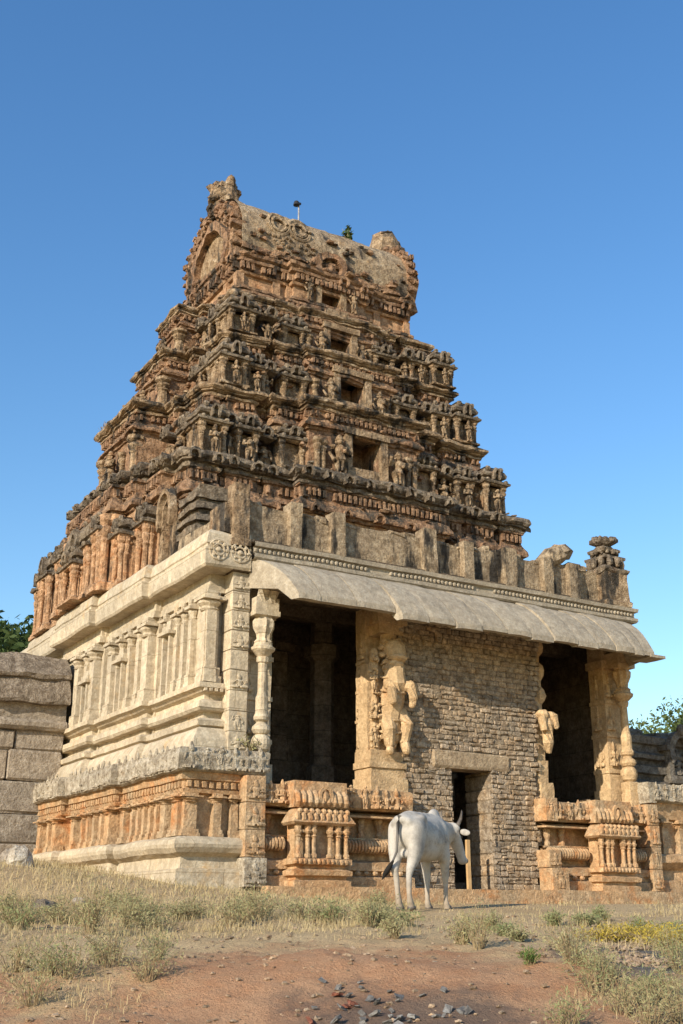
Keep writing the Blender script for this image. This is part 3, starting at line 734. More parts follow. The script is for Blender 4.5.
pp = MB(); pp.box(7.7, 16.34, 5.75, 15.9, 16.55, 6.52, .22); pp.box(7.62, 16.5, 5.8, 7.8, 18.4, 6.4, .25)
r = random.Random(12); x = 7.8
while x < 15.9:
    if r.random() < .7: pp.rough(x, 16.33, 6.46, x+r.uniform(.15, .4), 16.58, 6.5+r.uniform(.02, .13), .02, .03, r)
    x += .3
par = P('parapet', pp, 'parapet', (.04, 1.6, .02, 6))
def post(x0, x1, z1, y0=16.2, y1=16.5):
    m = MB(); m.box(x0, y0, 5.76, x1, y1, z1, .2); m.box(x0-.03, y0-.03, 5.75, x1+.03, y1, 5.86, .2)
    m.build('post', M['parapet'] if x0 > 7.9 else M['stucco'], par, (.02, 2.5, .012, 8))
for x0, x1, z1 in ((7.68, 7.96, 6.84), (8.74, 8.96, 6.68), (9.58, 9.82, 6.66), (11.5, 11.76, 6.7), (12.38, 12.6, 6.6), (13.34, 13.62, 6.62), (14.28, 14.52, 6.58), (14.94, 15.18, 6.56)): post(x0, x1, z1)
m = MB(); m.box(7.55, 16.3, 5.97, 7.75, 16.9, 6.5, .2); m.build('post', M['stucco'], par, (.03, 2.5, .015, 8))
m = MB()   # weathered couchant beast on the parapet
m.tube([(14.4, 16.4, 6.5), (14.6, 16.4, 6.66), (14.8, 16.4, 6.74), (14.95, 16.4, 6.8)], [.13, .19, .2, .15], 9); m.rough(14.75, 16.25, 6.7, 15.12, 16.55, 6.95, .05, .09, r); m.rough(14.35, 16.3, 6.45, 14.7, 16.5, 6.62, .04, .06, r)
m.build('broken_beast', M['parapet'], par, (.03, 4, .02, 10))
m = MB(); m.box(15.78, 16.1, 5.82, 16.38, 16.7, 6.55, .15)  # corner turret
tq = [(15.77, 16.09), (16.39, 16.09), (16.39, 16.71), (15.77, 16.71)]
m.sweep(tq, [(.0, 5.8), (.03, 5.82), (.03, 5.9), (0, 5.93)], .15)
m.build('turret_block', M['stucco'], par, (.03, 3, .015, 9))
m = MB(); m.sweep(tq, [(0, 6.5), (.03, 6.54), (.04, 6.58), (-.02, 6.64), (-.1, 6.66)], .12, True, True)
tq2 = [(15.88, 16.2), (16.3, 16.2), (16.3, 16.6), (15.88, 16.6)]
m.sweep(tq2, [(0, 6.64), (0, 6.78), (.08, 6.8), (.09, 6.85), (-.02, 6.9), (-.06, 6.96), (.02, 6.98), (.04, 7.04), (-.06, 7.08), (-.1, 7.14), (-.05, 7.16), (.0, 7.2), (.0, 7.27), (-.14, 7.33)], .1, True, True)
for k in range(12): a = k*.53; m.ell((16.09+.32*math.cos(a), 16.4+.32*math.sin(a), 6.74), (.07, .07, .11), 6, 5); m.ell((16.09+.2*math.cos(a), 16.4+.2*math.sin(a), 7.26), (.06, .06, .07), 6, 4); m.ell((16.09+.24*math.cos(a), 16.4+.24*math.sin(a), 6.98), (.05, .05, .06), 6, 4)
m.build('corner_turret', M['lichen'], par, (.03, 4, .02, 11))

# ------------------------------------------------------------------ tower storeys
def walk(plan):
    n = len(plan)
    for i in range(n):
        a, b_ = Vector(plan[i]), Vector(plan[(i+1) % n]); d = b_-a
        if d.length > 1e-6: yield a, b_, d.length, d.normalized(), Vector((d.y, -d.x)).normalized()
def dentils(m, plan, o, z0, z1, w, gap, d, r, miss=.1):
    for a, b_, L, t, nn in walk(plan):
        if nn.y > .5: continue      # the back is never seen
        k = max(1, int((L+2*o)/(w+gap)))
        for i in range(k):
            if r.random() < miss: continue
            c = a - t*o + t*((i+.5)*(L+2*o)/k) + nn*o; ang = math.atan2(t.y, t.x)
            q = MB(); q.box(-w/2, -d, 0, w/2, .05, (z1-z0)*r.uniform(.8, 1))
            m.merge(q, Matrix.Translation((c.x, c.y, z0)) @ Matrix.Rotation(ang, 4, 'Z'))
def kudus(m, plan, o, z, w, h, step, r, miss=.15):
    for a, b_, L, t, nn in walk(plan):
        if nn.y > .5: continue
        k = max(1, round((L+2*o)/step)); ang = math.atan2(t.y, t.x)
        for i in range(k):
            if r.random() < miss: continue
            c = a - t*o + t*((i+.5)*(L+2*o)/k) + nn*(o-.05); q = MB(); s = r.uniform(.85, 1.15)
            q.arch((0, 0, 0), w*s, h*s, w*.38, .13); q.ell((0, -.04, h*.35), (w*.35, .05, h*.25), 7, 5); q.ell((0, -.06, h*1.02*s), (w*.3, .06, h*.2), 6, 4)
            m.merge(q, Matrix.Translation((c.x, c.y, z)) @ Matrix.Rotation(ang, 4, 'Z'))
def crumbs(m, plan, o, z, n, r, size=.12):
    es = [e for e in walk(plan) if e[4].y < .5]; tot = sum(e[2] for e in es)
    for _ in range(n):
        u = r.random()*tot
        for a, b_, L, t, nn in es:
            if u < L: break
            u -= L
        c = a + t*u + nn*(o+r.uniform(-.2, .06)); s = size*r.uniform(.5, 1.3)
        q = MB(); q.rough(-s, -s*.7, -s*.3, s, s*.7, s*.45, s*.12, s*.25, r)
        m.merge(q, Matrix.Translation((c.x, c.y, z)) @ Matrix.Rotation(math.atan2(t.y, t.x)+r.uniform(-.5, .5), 4, 'Z') @ Matrix.Rotation(r.uniform(-.3, .3), 4, 'X'))
def colonnette(m, x, y, h, r_, z=0):
    m.lathe([(r_*1.4, z), (r_*1.4, z+h*.1), (r_*.9, z+h*.13), (r_*.8, z+h*.2), (r_*.8, z+h*.62), (r_*1.1, z+h*.66), (r_*.8, z+h*.7), (r_*1.25, z+h*.78), (r_*1.3, z+h*.82), (r_*.9, z+h*.86), (r_*1.5, z+h*.92), (r_*1.5, z+h)], x, y, 10, .35)
def shrine(w, h, d, roof, seed, solid=False):
    """a small pavilion front: two pairs of colonnettes, a curved cornice and a roof with a horseshoe gable; local, faces -Y"""
    r = random.Random(seed); m = MB()
    m.box(-w/2-.03, -d-.03, 0, w/2+.03, .1, h*.07); m.box(-w/2+.03, -d*.55 if d < .5 else -d+.15, 0, w/2-.03, .1, h)
    for u in (-1, 1):
        colonnette(m, u*(w/2-.06), -d+.06, h, .06); colonnette(m, u*(w/2-.05), -d*.5, h, .055)
        if w > .7: colonnette(m, u*(w/2-.22), -d+.05, h, .05)
    pl = [(-w/2, .1), (-w/2, -d), (w/2, -d), (w/2, .1)]
    m.sweep(pl, [(-.05, h-.01), (.02, h), (.03, h+.03)], .12, False)
    m.cur = 1
    m.sweep(pl, [(.0, h+.025), (.07, h+.035), (.085, h+.075), (.03, h+.12), (-.04, h+.15)], .1, False)
    pr_ = [(-w/2+.05, .1), (-w/2+.05, -d+.05), (w/2-.05, -d+.05), (w/2-.05, .1)]
    m.sweep(pr_, [(-.01, h+.13), (-.01, h+.13+roof*.2), (.06, h+.13+roof*.25), (.08, h+.13+roof*.4), (.03, h+.13+roof*.7), (-.1, h+.13+roof)], .1, False)
    m.add([(-w/2+.1, -d+.1, h+.12+roof), (w/2-.1, -d+.1, h+.12+roof), (w/2-.1, .1, h+.12+roof), (-w/2+.1, .1, h+.12+roof)], [(0, 1, 2, 3)])
    m.arch((0, -d, h+.13), w*.17, roof*.8, w*.08, .1); m.ell((0, -d-.02, h+.13+roof*.75), (.05, .05, .05), 6, 4)
    for u in (-1, 1): m.ell((u*w*.42, -d-.05, h+.1), (.06, .05, .05), 6, 4); m.ell((u*w*.3, -d+.03, h+.13+roof*.8), (.07, .07, .07), 6, 4); m.ell((u*w*.15, -d, h+.08), (.05, .05, .04), 6, 4)
    m.cur = 0
    return m
def put(o, me, parent, x, y, z, face, s=1., name=None):
    rot = {'f': 0, 'l': -math.pi/2, 'r': math.pi/2}[face] if isinstance(face, str) else face
    return link(name or me.name.split('.')[0], me, parent, (x, y, z), rot, s)

def storey(z0, zs, z1, hw, hd, fs, ss, win, statue_h, seed, oh=.24, wallmat='brick', cmat='lichen', kud=(.15, .26), big=False, kl=False, ledgeplan=None):
    r = random.Random(seed)
    full = steplan(hw, hd, fs, ss)
    wallp = full
    if win: wallp = steplan(hw, hd, list(fs)+[(win[0], -.15)], ss)
    m = MB(); m.sweep(wallp, [(.04, z0-.02), (.04, z0+.1), (0, z0+.12), (0, zs+.05)], .3)
    # eroded lumps of stucco and brick between the figures
    es = [e for e in walk(full) if e[4].y < .5]
    for _ in range(int(70*hw)):
        q_, b_, L, t, nn = r.choice(es); c = q_+t*(r.random()*L)+nn*r.uniform(0, .2 if not big else .1); zz = r.uniform(z0, zs+.25); sx = r.uniform(.03, .1)
        if win and abs(c.x-CX) < win[0]+.15 and nn.y < -.5 and zz < zs: continue
        q = MB(); q.rough(-sx, -sx*.8, -sx*.6, sx, sx*.8, sx*.6, sx*.35, sx*.4, r); m.merge(q, Matrix.Translation((c.x, c.y, zz)) @ Matrix.Rotation(math.atan2(t.y, t.x), 4, 'Z'))
    st = P('storey', m, wallmat, (.02, 2, .01, 7))
    # low curved cornice, mostly hidden by the roofs of the shrine fronts
    m = MB(); H = z1-zs; a = zs
    m.sweep(full, [(-.02, a-.06), (.05, a-.05), (.06, a), (oh*.6, a+.01), (oh*.65, a+.05), (oh*.55, a+H*.14), (oh*.3, a+H*.24), (.05, a+H*.3), (.0, a+H*.36)], .13)
    if kl: kudus(m, full, oh*.6, a-.02, kud[0], kud[1]*.8, .75, r, .3)
    crumbs(m, full, oh*.35, a+H*.3, int(30*hw/3), r, .07)
    m.build('cornice', M['brick'], st, (.045, 2.2, .03, 8))
    # dentil frieze
    m = MB(); b0 = a+H*.3
    m.sweep(full, [(.02, b0-.04), (.02, b0+H*.26), (.07, b0+H*.28), (.07, b0+H*.34)], .3)
    dentils(m, full, .02, b0+H*.06, b0+H*.25, .055, .06, .085, r, .1)
    m.build('dentil_frieze', M['brick'], st, (.025, 2.2, .015, 8))
    # upper ledge: courses of thin brick and a rounded lichen nose
    m = MB(); c0 = b0+H*.32; hh = z1-c0
    lp = ledgeplan or full
    m.sweep(lp, [(.02, c0-.02), (.09, c0), (.1, c0+hh*.16), (.05, c0+hh*.18), (.05, c0+hh*.3), (oh*.6, c0+hh*.33), (oh*.62, c0+hh*.42), (oh*.8, c0+hh*.46), (oh*1.0, c0+hh*.6), (oh*1.0, c0+hh*.78), (oh*.85, c0+hh*.94), (oh*.55, z1), (-.3, z1+.005)], .13, True, True)
    crumbs(m, lp, oh*.8, z1, int(60*hw/3), r, .075)
    if big: kudus(m, lp, oh*.98, c0+hh*.3, kud[0]*.9, kud[1]*.9, .5, r, .1)
    m.build('ledge', M['lichen' if big else 'stucco'], st, (.05, 2.4, .035, 8))
    return st, full
def fy(x, hd, fs):   # wall plane on the front at x
    p = 0
    for w, q in fs:
        if abs(x-CX) < w: p = q
    return CY-hd-p
def lx(y, hw, ss):
    p = 0
    for w, q in ss:
        if abs(y-CY) < w: p = q
    return CX-hw-p
SHR = {}
def shr(w, h, roof, k, mat='stucco', d=.42):
    key = (w, round(h, 2), k, mat, d)
    if key not in SHR:
        t = shrine(w, h, d, roof, k); t.wobble(.018, 4, .014, 12); SHR[key] = t.mesh('shrine', [M[mat], M['lichen']], False)
    return SHR[key]
def canopy():
    m = MB(); m.sweep([(-.16, .1), (-.16, -.24), (.16, -.24), (.16, .1)], [(-.1, 0), (.04, .01), (.06, .05), (.0, .11), (-.1, .14)], .1, False)
    m.arch((0, -.24, .03), .13, .22, .05, .09); m.ell((0, -.22, .26), (.06, .08, .08), 6, 4); m.wobble(.02, 5, .012, 12); return m.mesh('canopy', M['lichen'])
CAN = canopy()
def dress(st, z0, hw, hd, fs, ss, sh, front, left, right, seed, win):
    """stand the carved units of one storey on its ledge"""
    r = random.Random(seed)
    def unit(kind, x, y, face, hh):
        if kind == 's' and r.random() < .1: kind = 'c'
        x += r.uniform(-.03, .03); y += r.uniform(-.03, .03); hh *= r.uniform(.93, 1.06)
        D = {'f': (0, -1), 'l': (-1, 0), 'r': (1, 0)}[face]
        if kind == 'S':
            put(None, shr(.5, hh*.98, .26, r.randint(0, 2)), st, x, y, z0, face)
            put(None, FIGS[r.randint(0, 6)], st, x+D[0]*.5, y+D[1]*.5, z0+.02, face, hh*.86)
        elif kind == 'K':
            put(None, shr(.6, hh*.98, .34, r.randint(0, 2), 'stucco', .6), st, x, y, z0, face)
            put(None, FIGS[r.randint(0, 6)], st, x+D[0]*.66, y+D[1]*.66, z0+.02, face, hh*.86)
        elif kind == 'W':
            put(None, shr(.6, hh*1.05, .24, r.randint(0, 1), 'stucco', .3), st, x, y, z0, face)
        elif kind == 's':
            put(None, FIGS[r.randint(0, 6)], st, x+D[0]*.48, y+D[1]*.48, z0+.02, face, (hh*1.12, hh*1.1, hh*r.uniform(.92, 1.02))); put(None, CAN, st, x+D[0]*.24, y+D[1]*.24, z0+hh*1.04, face, (1, 1.35, 1))
        elif kind in 'cC':
            m = MB(); q = .1 if kind == 'c' else .02; colonnette(m, x+D[0]*q, y+D[1]*q, hh*1.15 if kind == 'c' else hh*1.4, .07 if kind == 'c' else .12, z0); m.build('colonnette', M['stucco'], st, (.012, 4, .008, 11))
        elif kind == 'G':
            put(None, FIGB[r.randint(0, 2)], st, x+D[0]*.2, y+D[1]*.2, z0, face, (hh*1.45, hh*1.4, hh*1.3))
    for k, u in front: unit(k, CX+u, fy(CX+u, hd, fs)+.03, 'f', sh)
    for k, u in left: unit(k, lx(CY+u, hw, ss)+.03, CY+u, 'l', sh)
    for k, u in right: unit(k, 2*CX-lx(CY+u, hw, ss)-.03, CY+u, 'r', sh)
    # window frame of the middle bay: jambs, lintel, sill filling the notch
    ww, wz0, wz1 = win; yb = CY-hd-fs[-1][1]; m = MB()
    for s in (-1, 1): m.box(CX+s*ww-(.0 if s > 0 else .17), yb-.12, z0, CX+s*ww+(.17 if s > 0 else .0), yb+.3, wz1+.05, .15)
    m.box(CX-ww-.2, yb-.16, wz1, CX+ww+.2, yb+.3, wz1+.14, .15)
    m.box(CX-ww, yb-.1, z0, CX+ww, yb+.9, wz0, .2); m.box(CX-ww, yb, wz1+.1, CX+ww, yb+.9, wz1+.6, .3)
    m.build('window_frame', M['stucco'], st, (.012, 3, .008, 9))

FA, SA = [(3.5, -.16), (3.25, 0), (2.6, -.16), (2.4, 0), (1.75, .3)], [(2.6, .3), (1.9, .55), (1.4, .8)]
stA, planA = storey(5.95, 7.6, 8.5, 4.05, 3.15, FA, SA, None, 1.2, 41, oh=.22, wallmat='orange', big=True, kud=(.12, .2), kl=True, ledgeplan=steplan(4.05, 3.15, FA, [(2.6, .2), (1.9, .35), (1.4, .6)]))
r = random.Random(2)
# tall niches and clustered pilasters on the left side of the first storey (orange stucco shows)
def left_unit(yc, w, h, roof, sc=1.): put(None, shr(w, h, roof, 6, 'orange', .3), stA, lx(yc, 4.05, SA)+.04, yc, 5.97, 'l', sc)
for yc, w, h, roof in ((19.9, .5, 1.1, .34), (20.5, .42, 1.0, .32), (22.2, 1.5, 1.05, .55), (21.05, .4, 1.2, .3), (23.35, .4, 1.2, .3), (24.0, .5, 1.15, .36), (24.6, .5, 1.1, .36), (25.05, .4, 1., .3)): left_unit(yc, w, h, roof)
put(None, shr(.8, 1.2, .5, 9, 'orange', .95), stA, 8.02, 24.75, 5.96, 'l'); put(None, shr(.5, 1.1, .4, 9, 'orange', .85), stA, 8.02, 25.5, 5.96, 'l')
put(None, shr(.9, .72, .3, 7, 'orange', .4), stA, lx(22.2, 4.05, SA)-.02, 22.2, 5.98, 'l')
for yc in (19.55, 20.2, 20.85, 21.35, 23.05, 23.6, 24.35, 24.85):
    m = MB(); colonnette(m, lx(yc, 4.05, SA)-.12, yc, 1.55, .1, 5.97); m.build('colonnette', M['orange'], stA, (.012, 4, .008, 10))
for v in (-1.32, 1.32):      # front-facing return of the middle bay
    m = MB(); colonnette(m, CX-4.05-.72, CY+v-.1*(1 if v < 0 else -1), 1.55, .11, 5.97); m.build('colonnette', M['orange'], stA, (.012, 4, .008, 10))
for yc, x in ((19.15, 7.72),):   # arched tall recess next to the parapet
    m = MB()
    for s in (-1, 1): m.box(x-.02, yc+s*.26-.08, 5.97, x+.4, yc+s*.26+.08, 7.0, .2)
    m.arch((x+.02, yc, 6.85), .34, .8, .1, .14, 'x', 14); m.arch((x+.06, yc, 6.85), .25, .62, .05, .1, 'x', 14); m.build('arched_recess', M['stucco'], stA, (.015, 3, .01, 9))
m = MB()       # stepped corner pier behind the parapet corner
for k, (w, z, h) in enumerate(((.36, 5.97, .55), (.44, 6.52, .12), (.36, 6.64, .1), (.44, 6.74, .12), (.36, 6.86, .1), (.44, 6.96, .12), (.36, 7.08, .1), (.42, 7.18, .14), (.3, 7.32, .15))): m.box(8.2-w, 18.42-w, z, 8.2+w, 18.42+w, z+h, .15)
m.build('stepped_pier', M['lichen'], stA, (.03, 3, .02, 9))

FB, SB = [(3.18, -.2), (2.98, .04), (2.42, -.2), (1.95, .16), (1.35, .52)], [(2.1, -.15), (1.95, .02), (1.55, .2), (1.0, .9)]
WB = (.36, 8.9, 9.62)
stB, planB = storey(8.5, 9.64, 10.3, 3.42, 2.53, FB, SB, WB, 1., 42, oh=.22)
dress(stB, 8.5, 3.42, 2.53, FB, SB, .74, [('K', -3.5), ('s', -3.1), ('S', -2.7), ('s', -2.28), ('W', -1.66), ('C', -1.9), ('c', -1.22), ('c', -1.05), ('G', -.72), ('G', .74), ('c', 1.05), ('c', 1.22), ('W', 1.66), ('C', 1.9), ('s', 2.28), ('S', 2.72), ('s', 3.12), ('K', 3.5)],
      [('S', -2.2), ('s', -1.74), ('C', -.9), ('c', -.3), ('G', 0), ('c', .3), ('C', .9), ('S', 1.72)], [('s', -2.1), ('s', -1.5), ('C', -.9)], 51, WB)
FC, SC_ = [(2.74, -.17), (2.6, .03), (2.12, -.17), (1.7, .1), (1.05, .33)], [(1.7, -.14), (1.1, .2), (.75, .78)]
WC = (.32, 10.68, 11.3)
stC, planC = storey(10.3, 11.2, 11.8, 2.9, 2.17, FC, SC_, WC, .8, 43, oh=.19)
dress(stC, 10.3, 2.9, 2.17, FC, SC_, .58, [('K', -2.98), ('s', -2.66), ('S', -2.36), ('s', -2.05), ('W', -1.42), ('C', -1.66), ('c', -.94), ('G', -.62), ('G', .64), ('c', .94), ('W', 1.42), ('C', 1.66), ('s', 2.02), ('S', 2.42), ('s', 2.68), ('K', 2.98)],
      [('S', -1.9), ('s', -1.45), ('C', -.68), ('G', 0), ('C', .68), ('s', 1.4)], [('s', -1.8), ('s', -1.3), ('C', -.68)], 52, WC)
FD, SD = [(2.4, -.14), (2.18, 0), (1.85, -.14), (1.5, .02), (.9, .15)], [(1.3, -.12), (.85, .25), (.55, .7)]
WD = (.28, 12.16, 12.66)
stD, planD = storey(11.8, 12.56, 13.08, 2.58, 1.82, FD, SD, WD, .66, 44, oh=.16, kud=(.12, .2))
dress(stD, 11.8, 2.58, 1.82, FD, SD, .5, [('K', -2.62), ('s', -2.3), ('s', -2.0), ('s', -1.72), ('W', -1.2), ('C', -1.46), ('c', -.8), ('G', -.54), ('G', .56), ('c', .8), ('W', 1.2), ('C', 1.46), ('s', 1.75), ('S', 2.08), ('s', 2.32), ('K', 2.62)],
      [('S', -1.55), ('s', -1.1), ('C', -.5), ('G', 0), ('C', .5), ('s', 1.1)], [('s', -1.5), ('s', -1.0)], 53, WD)

# neck under the roof
FE = [(.95, .18)]; WE = (.26, 13.5, 14.0)
nk = steplan(2.25, 1.38, FE, [(.8, .06)]); nkw = steplan(2.25, 1.38, FE+[(.26, -.2)], [(.8, .06)])
m = MB(); m.sweep(nk, [(.3, 13.08), (.3, 13.16), (.2, 13.18), (.2, 13.26), (.24, 13.27), (.24, 13.33), (.1, 13.34), (.1, 13.4), (.16, 13.41), (.16, 13.48), (-.3, 13.5)], .15, True, True)
r = random.Random(77); crumbs(m, nk, .25, 13.18, 60, r, .07)
for a in range(2): dentils(m, nk, .2, 13.17, 13.26, .06, .07, .06, r, .2)
nb = P('neck', m, 'brick', (.035, 2.2, .025, 8))
m = MB(); m.sweep(nkw, [(0, 13.3), (0, 14.1)], .3); m.build('neck_wall', M['orange'], nb, (.012, 2, .008, 8))
m = MB()
for u in (-2.28, -1.35, -1.0, .98, 1.4, 2.28): m.box(CX+u-.09, CY-1.38-.07, 13.48, CX+u+.09, CY-1.3, 13.86, .2)
for v in (-1.31, -.8, .8, 1.31): m.box(CX-2.36, CY+v-.08, 13.48, CX-2.1, CY+v+.08, 13.86, .2)
m.sweep(nk, [(0, 13.84), (.07, 13.85), (.1, 13.9), (.02, 13.93)], .2); m.build('neck_pilasters', M['orange'], nb, (.012, 3, .008, 9))
m = MB(); m.sweep(nk, [(0, 13.92), (.06, 13.94), (.06, 14.12), (.16, 14.14), (.18, 14.2), (.12, 14.24), (.2, 14.28), (.22, 14.35), (.14, 14.4), (-.3, 14.42)], .13, True, True); dentils(m, nk, .06, 13.96, 14.13, .07, .055, .11, r, .12); crumbs(m, nk, .2, 14.4, 50, r, .09); kudus(m, nk, .18, 14.1, .11, .18, .6, r, .6); crumbs(m, nk, .12, 14.3, 60, r, .07); crumbs(m, nk, .1, 14.2, 40, r, .06)
m.build('roof_cornice', M['brick'], nb, (.035, 2.2, .02, 8))
m = MB(); yb = CY-1.38-.18
for s in (-1, 1): m.box(CX+s*.26-(.15 if s < 0 else 0), yb-.1, 13.46, CX+s*.26+(.15 if s > 0 else 0), yb+.3, 14.05, .15)
m.box(CX-.42, yb-.14, 14.0, CX+.42, yb+.3, 14.12, .15); m.box(CX-.26, yb-.05, 13.4, CX+.26, yb+.8, 13.55); m.build('window_frame', M['stucco'], nb, (.012, 3))
for s in (-1, 1): put(None, FIGB[0], nb, CX+s*.6, yb-.12, 13.48, 'f', .6)

# barrel roof
def bsec(k=1., n=22):
    L = []
    for i in range(n+1):
        a = rad(-22) + rad(224)*i/n
        yy = 1.5*math.cos(a); zz = 14.95 + 1.42*math.sin(a)
        if math.sin(a) > .7: zz += .6*(math.sin(a)-.7)**1.6; yy *= 1-.25*(math.sin(a)-.7)
        L.append((CY-yy*k, zz if k == 1 else 14.42+(zz-14.42)*k))
    return L
sec = bsec(); X0, X1 = 9.8, 14.45
m = MB(); nx = 34; vs = [(lerp(X0, X1, i/nx), y, z) for i in range(nx+1) for (y, z) in sec]; k = len(sec)
m.add(vs, [(i*k+j, (i+1)*k+j, (i+1)*k+j+1, i*k+j+1) for i in range(nx) for j in range(k-1)])
m.box(X0, CY-1.38, 14.38, X1, CY+1.38, 14.5)
roof = P('barrel_roof', m, 'barrel', (.05, 1.5, .03, 6), smooth=True)
m = MB(); r = random.Random(44)
for k in range(55):
    x = r.uniform(X0+.1, X1-.1); a = rad(-18+50*r.random()**3); sz = r.uniform(.03, .085); yy = CY-1.52*math.cos(a); zz = 14.95+1.44*math.sin(a); m.rough(x-sz*1.4, yy-sz, zz-sz*.6, x+sz*1.4, yy+sz, zz+sz*.6, sz*.3, sz*.3, r)
m.box(X0, CY-1.5, 14.5, X1, CY-1.3, 14.62, .2); m.build('crumbling_band', M['brick'], roof, (.04, 2.5, .025, 8))
m = MB(); m.box(X0, CY-.42, 16.33, X1, CY+.42, 16.44, .2); r = random.Random(4)
m.build('ridge', M['barrel'], roof, (.035, 1.6, .02, 7))
def gable(xf, sgn, worn):
    m = MB(); big = bsec(.92 if not worn else 1.05); mid = bsec(.77); inn = bsec(.56); n = len(big)
    def ring(a, b_, x0, x1):
        vs = []; fs = []
        for (p, q) in zip(a, b_): vs += [(x0, *p), (x1, *p), (x1, *q), (x0, *q)]
        for i in range(n-1):
            for j in range(4):
                f = (i*4+j, i*4+(j+1) % 4, (i+1)*4+(j+1) % 4, (i+1)*4+j); fs.append(f)
        fs += [(0, 1, 2, 3), tuple((n-1)*4+j for j in (3, 2, 1, 0))]
        m.add(vs, fs)
    x0 = xf; x1 = xf+sgn*.26
    ring(big, mid, x0, x1); ring(mid, inn, x0+sgn*.1, x1); ring(bsec(.68), bsec(.57), x0-sgn*.03, x1)
    for i in range(1, n-1):     # flame knobs around the rim
        y, z = big[i]; m.ell((xf+sgn*.2, CY+(y-CY)*1.02, z+.02), (.15, .07, .08), 7, 5); y, z = mid[i]; m.ell((xf+sgn*.03, CY+(y-CY)*.97, z-.03), (.06, .06, .06), 6, 4)
    m.box(min(x0, x1), CY-1.5, 14.2, max(x0, x1), CY+1.5, 14.46, .2)
    for k in range(70):
        i = R.randint(1, n-2); y, z = big[i]; q = R.uniform(.85, 1.04); sz = R.uniform(.03, .09); m.rough(xf+sgn*.02-sz, CY+(y-CY)*q-sz, 14.42+(z-14.42)*q-sz*.7, xf+sgn*.2+sz, CY+(y-CY)*q+sz, 14.42+(z-14.42)*q+sz*.7, sz*.3, sz*.3, R)
    g = m.build('gable_arch', M['brick'], roof, (.06, 2.2, .035, 8))
    m = MB(); xx = xf+sgn*.15; vs = [(xx, y, z) for (y, z) in bsec(.6)]; m.add(vs+[(xx, CY-1, 14.3), (xx, CY+1, 14.3)], [tuple(range(len(vs)+2)) if sgn < 0 else tuple(reversed(range(len(vs)+2)))])
    m.add([(xx+sgn*.1, y, z) for (y, z) in bsec(.6)], [tuple(range(n))])
    for v in (-.45, 0, .45): m.ell((xx, CY+v, 14.85), (.1, .14, .3), 8, 6)
    m.build('gable_panel', M['stucco'], roof, (.03, 2, .02, 8))
    # lion-face finial
    m = MB(); zc = 16.62; xf += .3 if not worn else .1
    if not worn:
        m.tube([(xf+.1*sgn, CY, 16.3), (xf+.1*sgn, CY, 16.7), (xf+.12*sgn, CY, 17.0)], [.36, .3, .26], 10); [m.rough(xf-.25+.4*R.random(), CY-.3+.5*R.random(), 16.4+.7*R.random(), xf+.05+.3*R.random(), CY+.3*R.random(), 16.7+.55*R.random(), .05, .06, R) for _ in range(9)]; m.ell((xf-.1*sgn, CY, 16.75), (.2, .3, .24), 10, 7); m.ell((xf-.22*sgn, CY, 16.6), (.12, .24, .1), 9, 6)
        for s in (-1, 1): m.ell((xf-.2*sgn, CY+s*.14, 16.86), (.09, .09, .09), 7, 5); m.ell((xf, CY+s*.3, 16.5), (.12, .13, .16), 7, 5)
        m.tube([(xf+.1*sgn, CY-.14, 17.0), (xf+.16*sgn, CY-.14, 17.22), (xf+.2*sgn, CY-.1, 17.32)], [.14, .12, .05], 7); m.tube([(xf, CY+.1, 17.0), (xf, CY+.12, 17.18)], [.15, .1], 7); m.box(xf-.12, CY-.2, 16.95, xf+.3, CY+.2, 17.1, .1)
    else:
        m.tube([(xf+.16*sgn, CY, 16.15), (xf+.1*sgn, CY, 16.6), (xf+.05*sgn, CY, 16.95), (xf+.1*sgn, CY, 17.25)], [.5, .44, .38, .24], 10); m.rough(xf-.25, CY-.5, 16.2, xf+.4, CY+.1, 16.75, .06, .1, r); m.ell((xf-.2, CY-.1, 16.75), (.2, .25, .22), 8, 6); m.rough(xf-.1, CY-.3, 16.7, xf+.35, CY+.1, 17.0, .05, .08, r); m.rough(xf-.3, CY-.3, 17.05, xf+.05, CY+.2, 17.3, .05, .08, r); m.ell((xf-.1, CY-.3, 16.4), (.25, .2, .2), 8, 6); m.ell((xf+.1*sgn, CY-.1, 16.65), (.22, .26, .25), 9, 6)
    m.build('finial', M['stucco'], roof, (.06, 3, .035, 9))
gable(9.62, 1, False); gable(14.62, -1, True)
m = MB(); yb = CY-1.5      # horseshoe gable over the top window, crumbled to brick
m.arch((CX, yb+.1, 14.32), .45, .7, .18, .25, 'y', 14); m.ell((CX, yb+.1, 14.6), (.2, .2, .25), 9, 6)
for k in range(230): a = r.random()*3.6-.2; q = r.random()**1.3*.8; s = r.uniform(.03, .09); m.rough(CX+2.0*q*math.cos(a)-s*1.3, yb+.02+.25*r.random()-s, 14.4+q*.8*math.sin(a)-s*.6, CX+2.0*q*math.cos(a)+s*1.3, yb+.3+s, 14.4+q*.8*math.sin(a)+s*.6, s*.3, s*.3, r)
m.build('front_gable', [M['brick']], roof, (.06, 3, .035, 9))
m = MB()      # scrolled stucco relief on the vault
for k in range(2):
    c = (10.75+k*.55, CY-1.22, 15.45)
    for q in (.3, .2, .1): m.tube([(c[0]+q*math.cos(a*.5), c[1]-.24+.42*max(0, q*math.sin(a*.5))+(.1 if q < .2 else 0), c[2]+q*math.sin(a*.5)) for a in range(13)], .05, 6)
for k in range(30): m.ell((10.4+r.random()*1.4, CY-1.47, 14.75+r.random()*.35), (.07, .06, .05), 6, 4)
m.build('scroll_relief', M['barrel'], roof, (.03, 3, .02, 9))

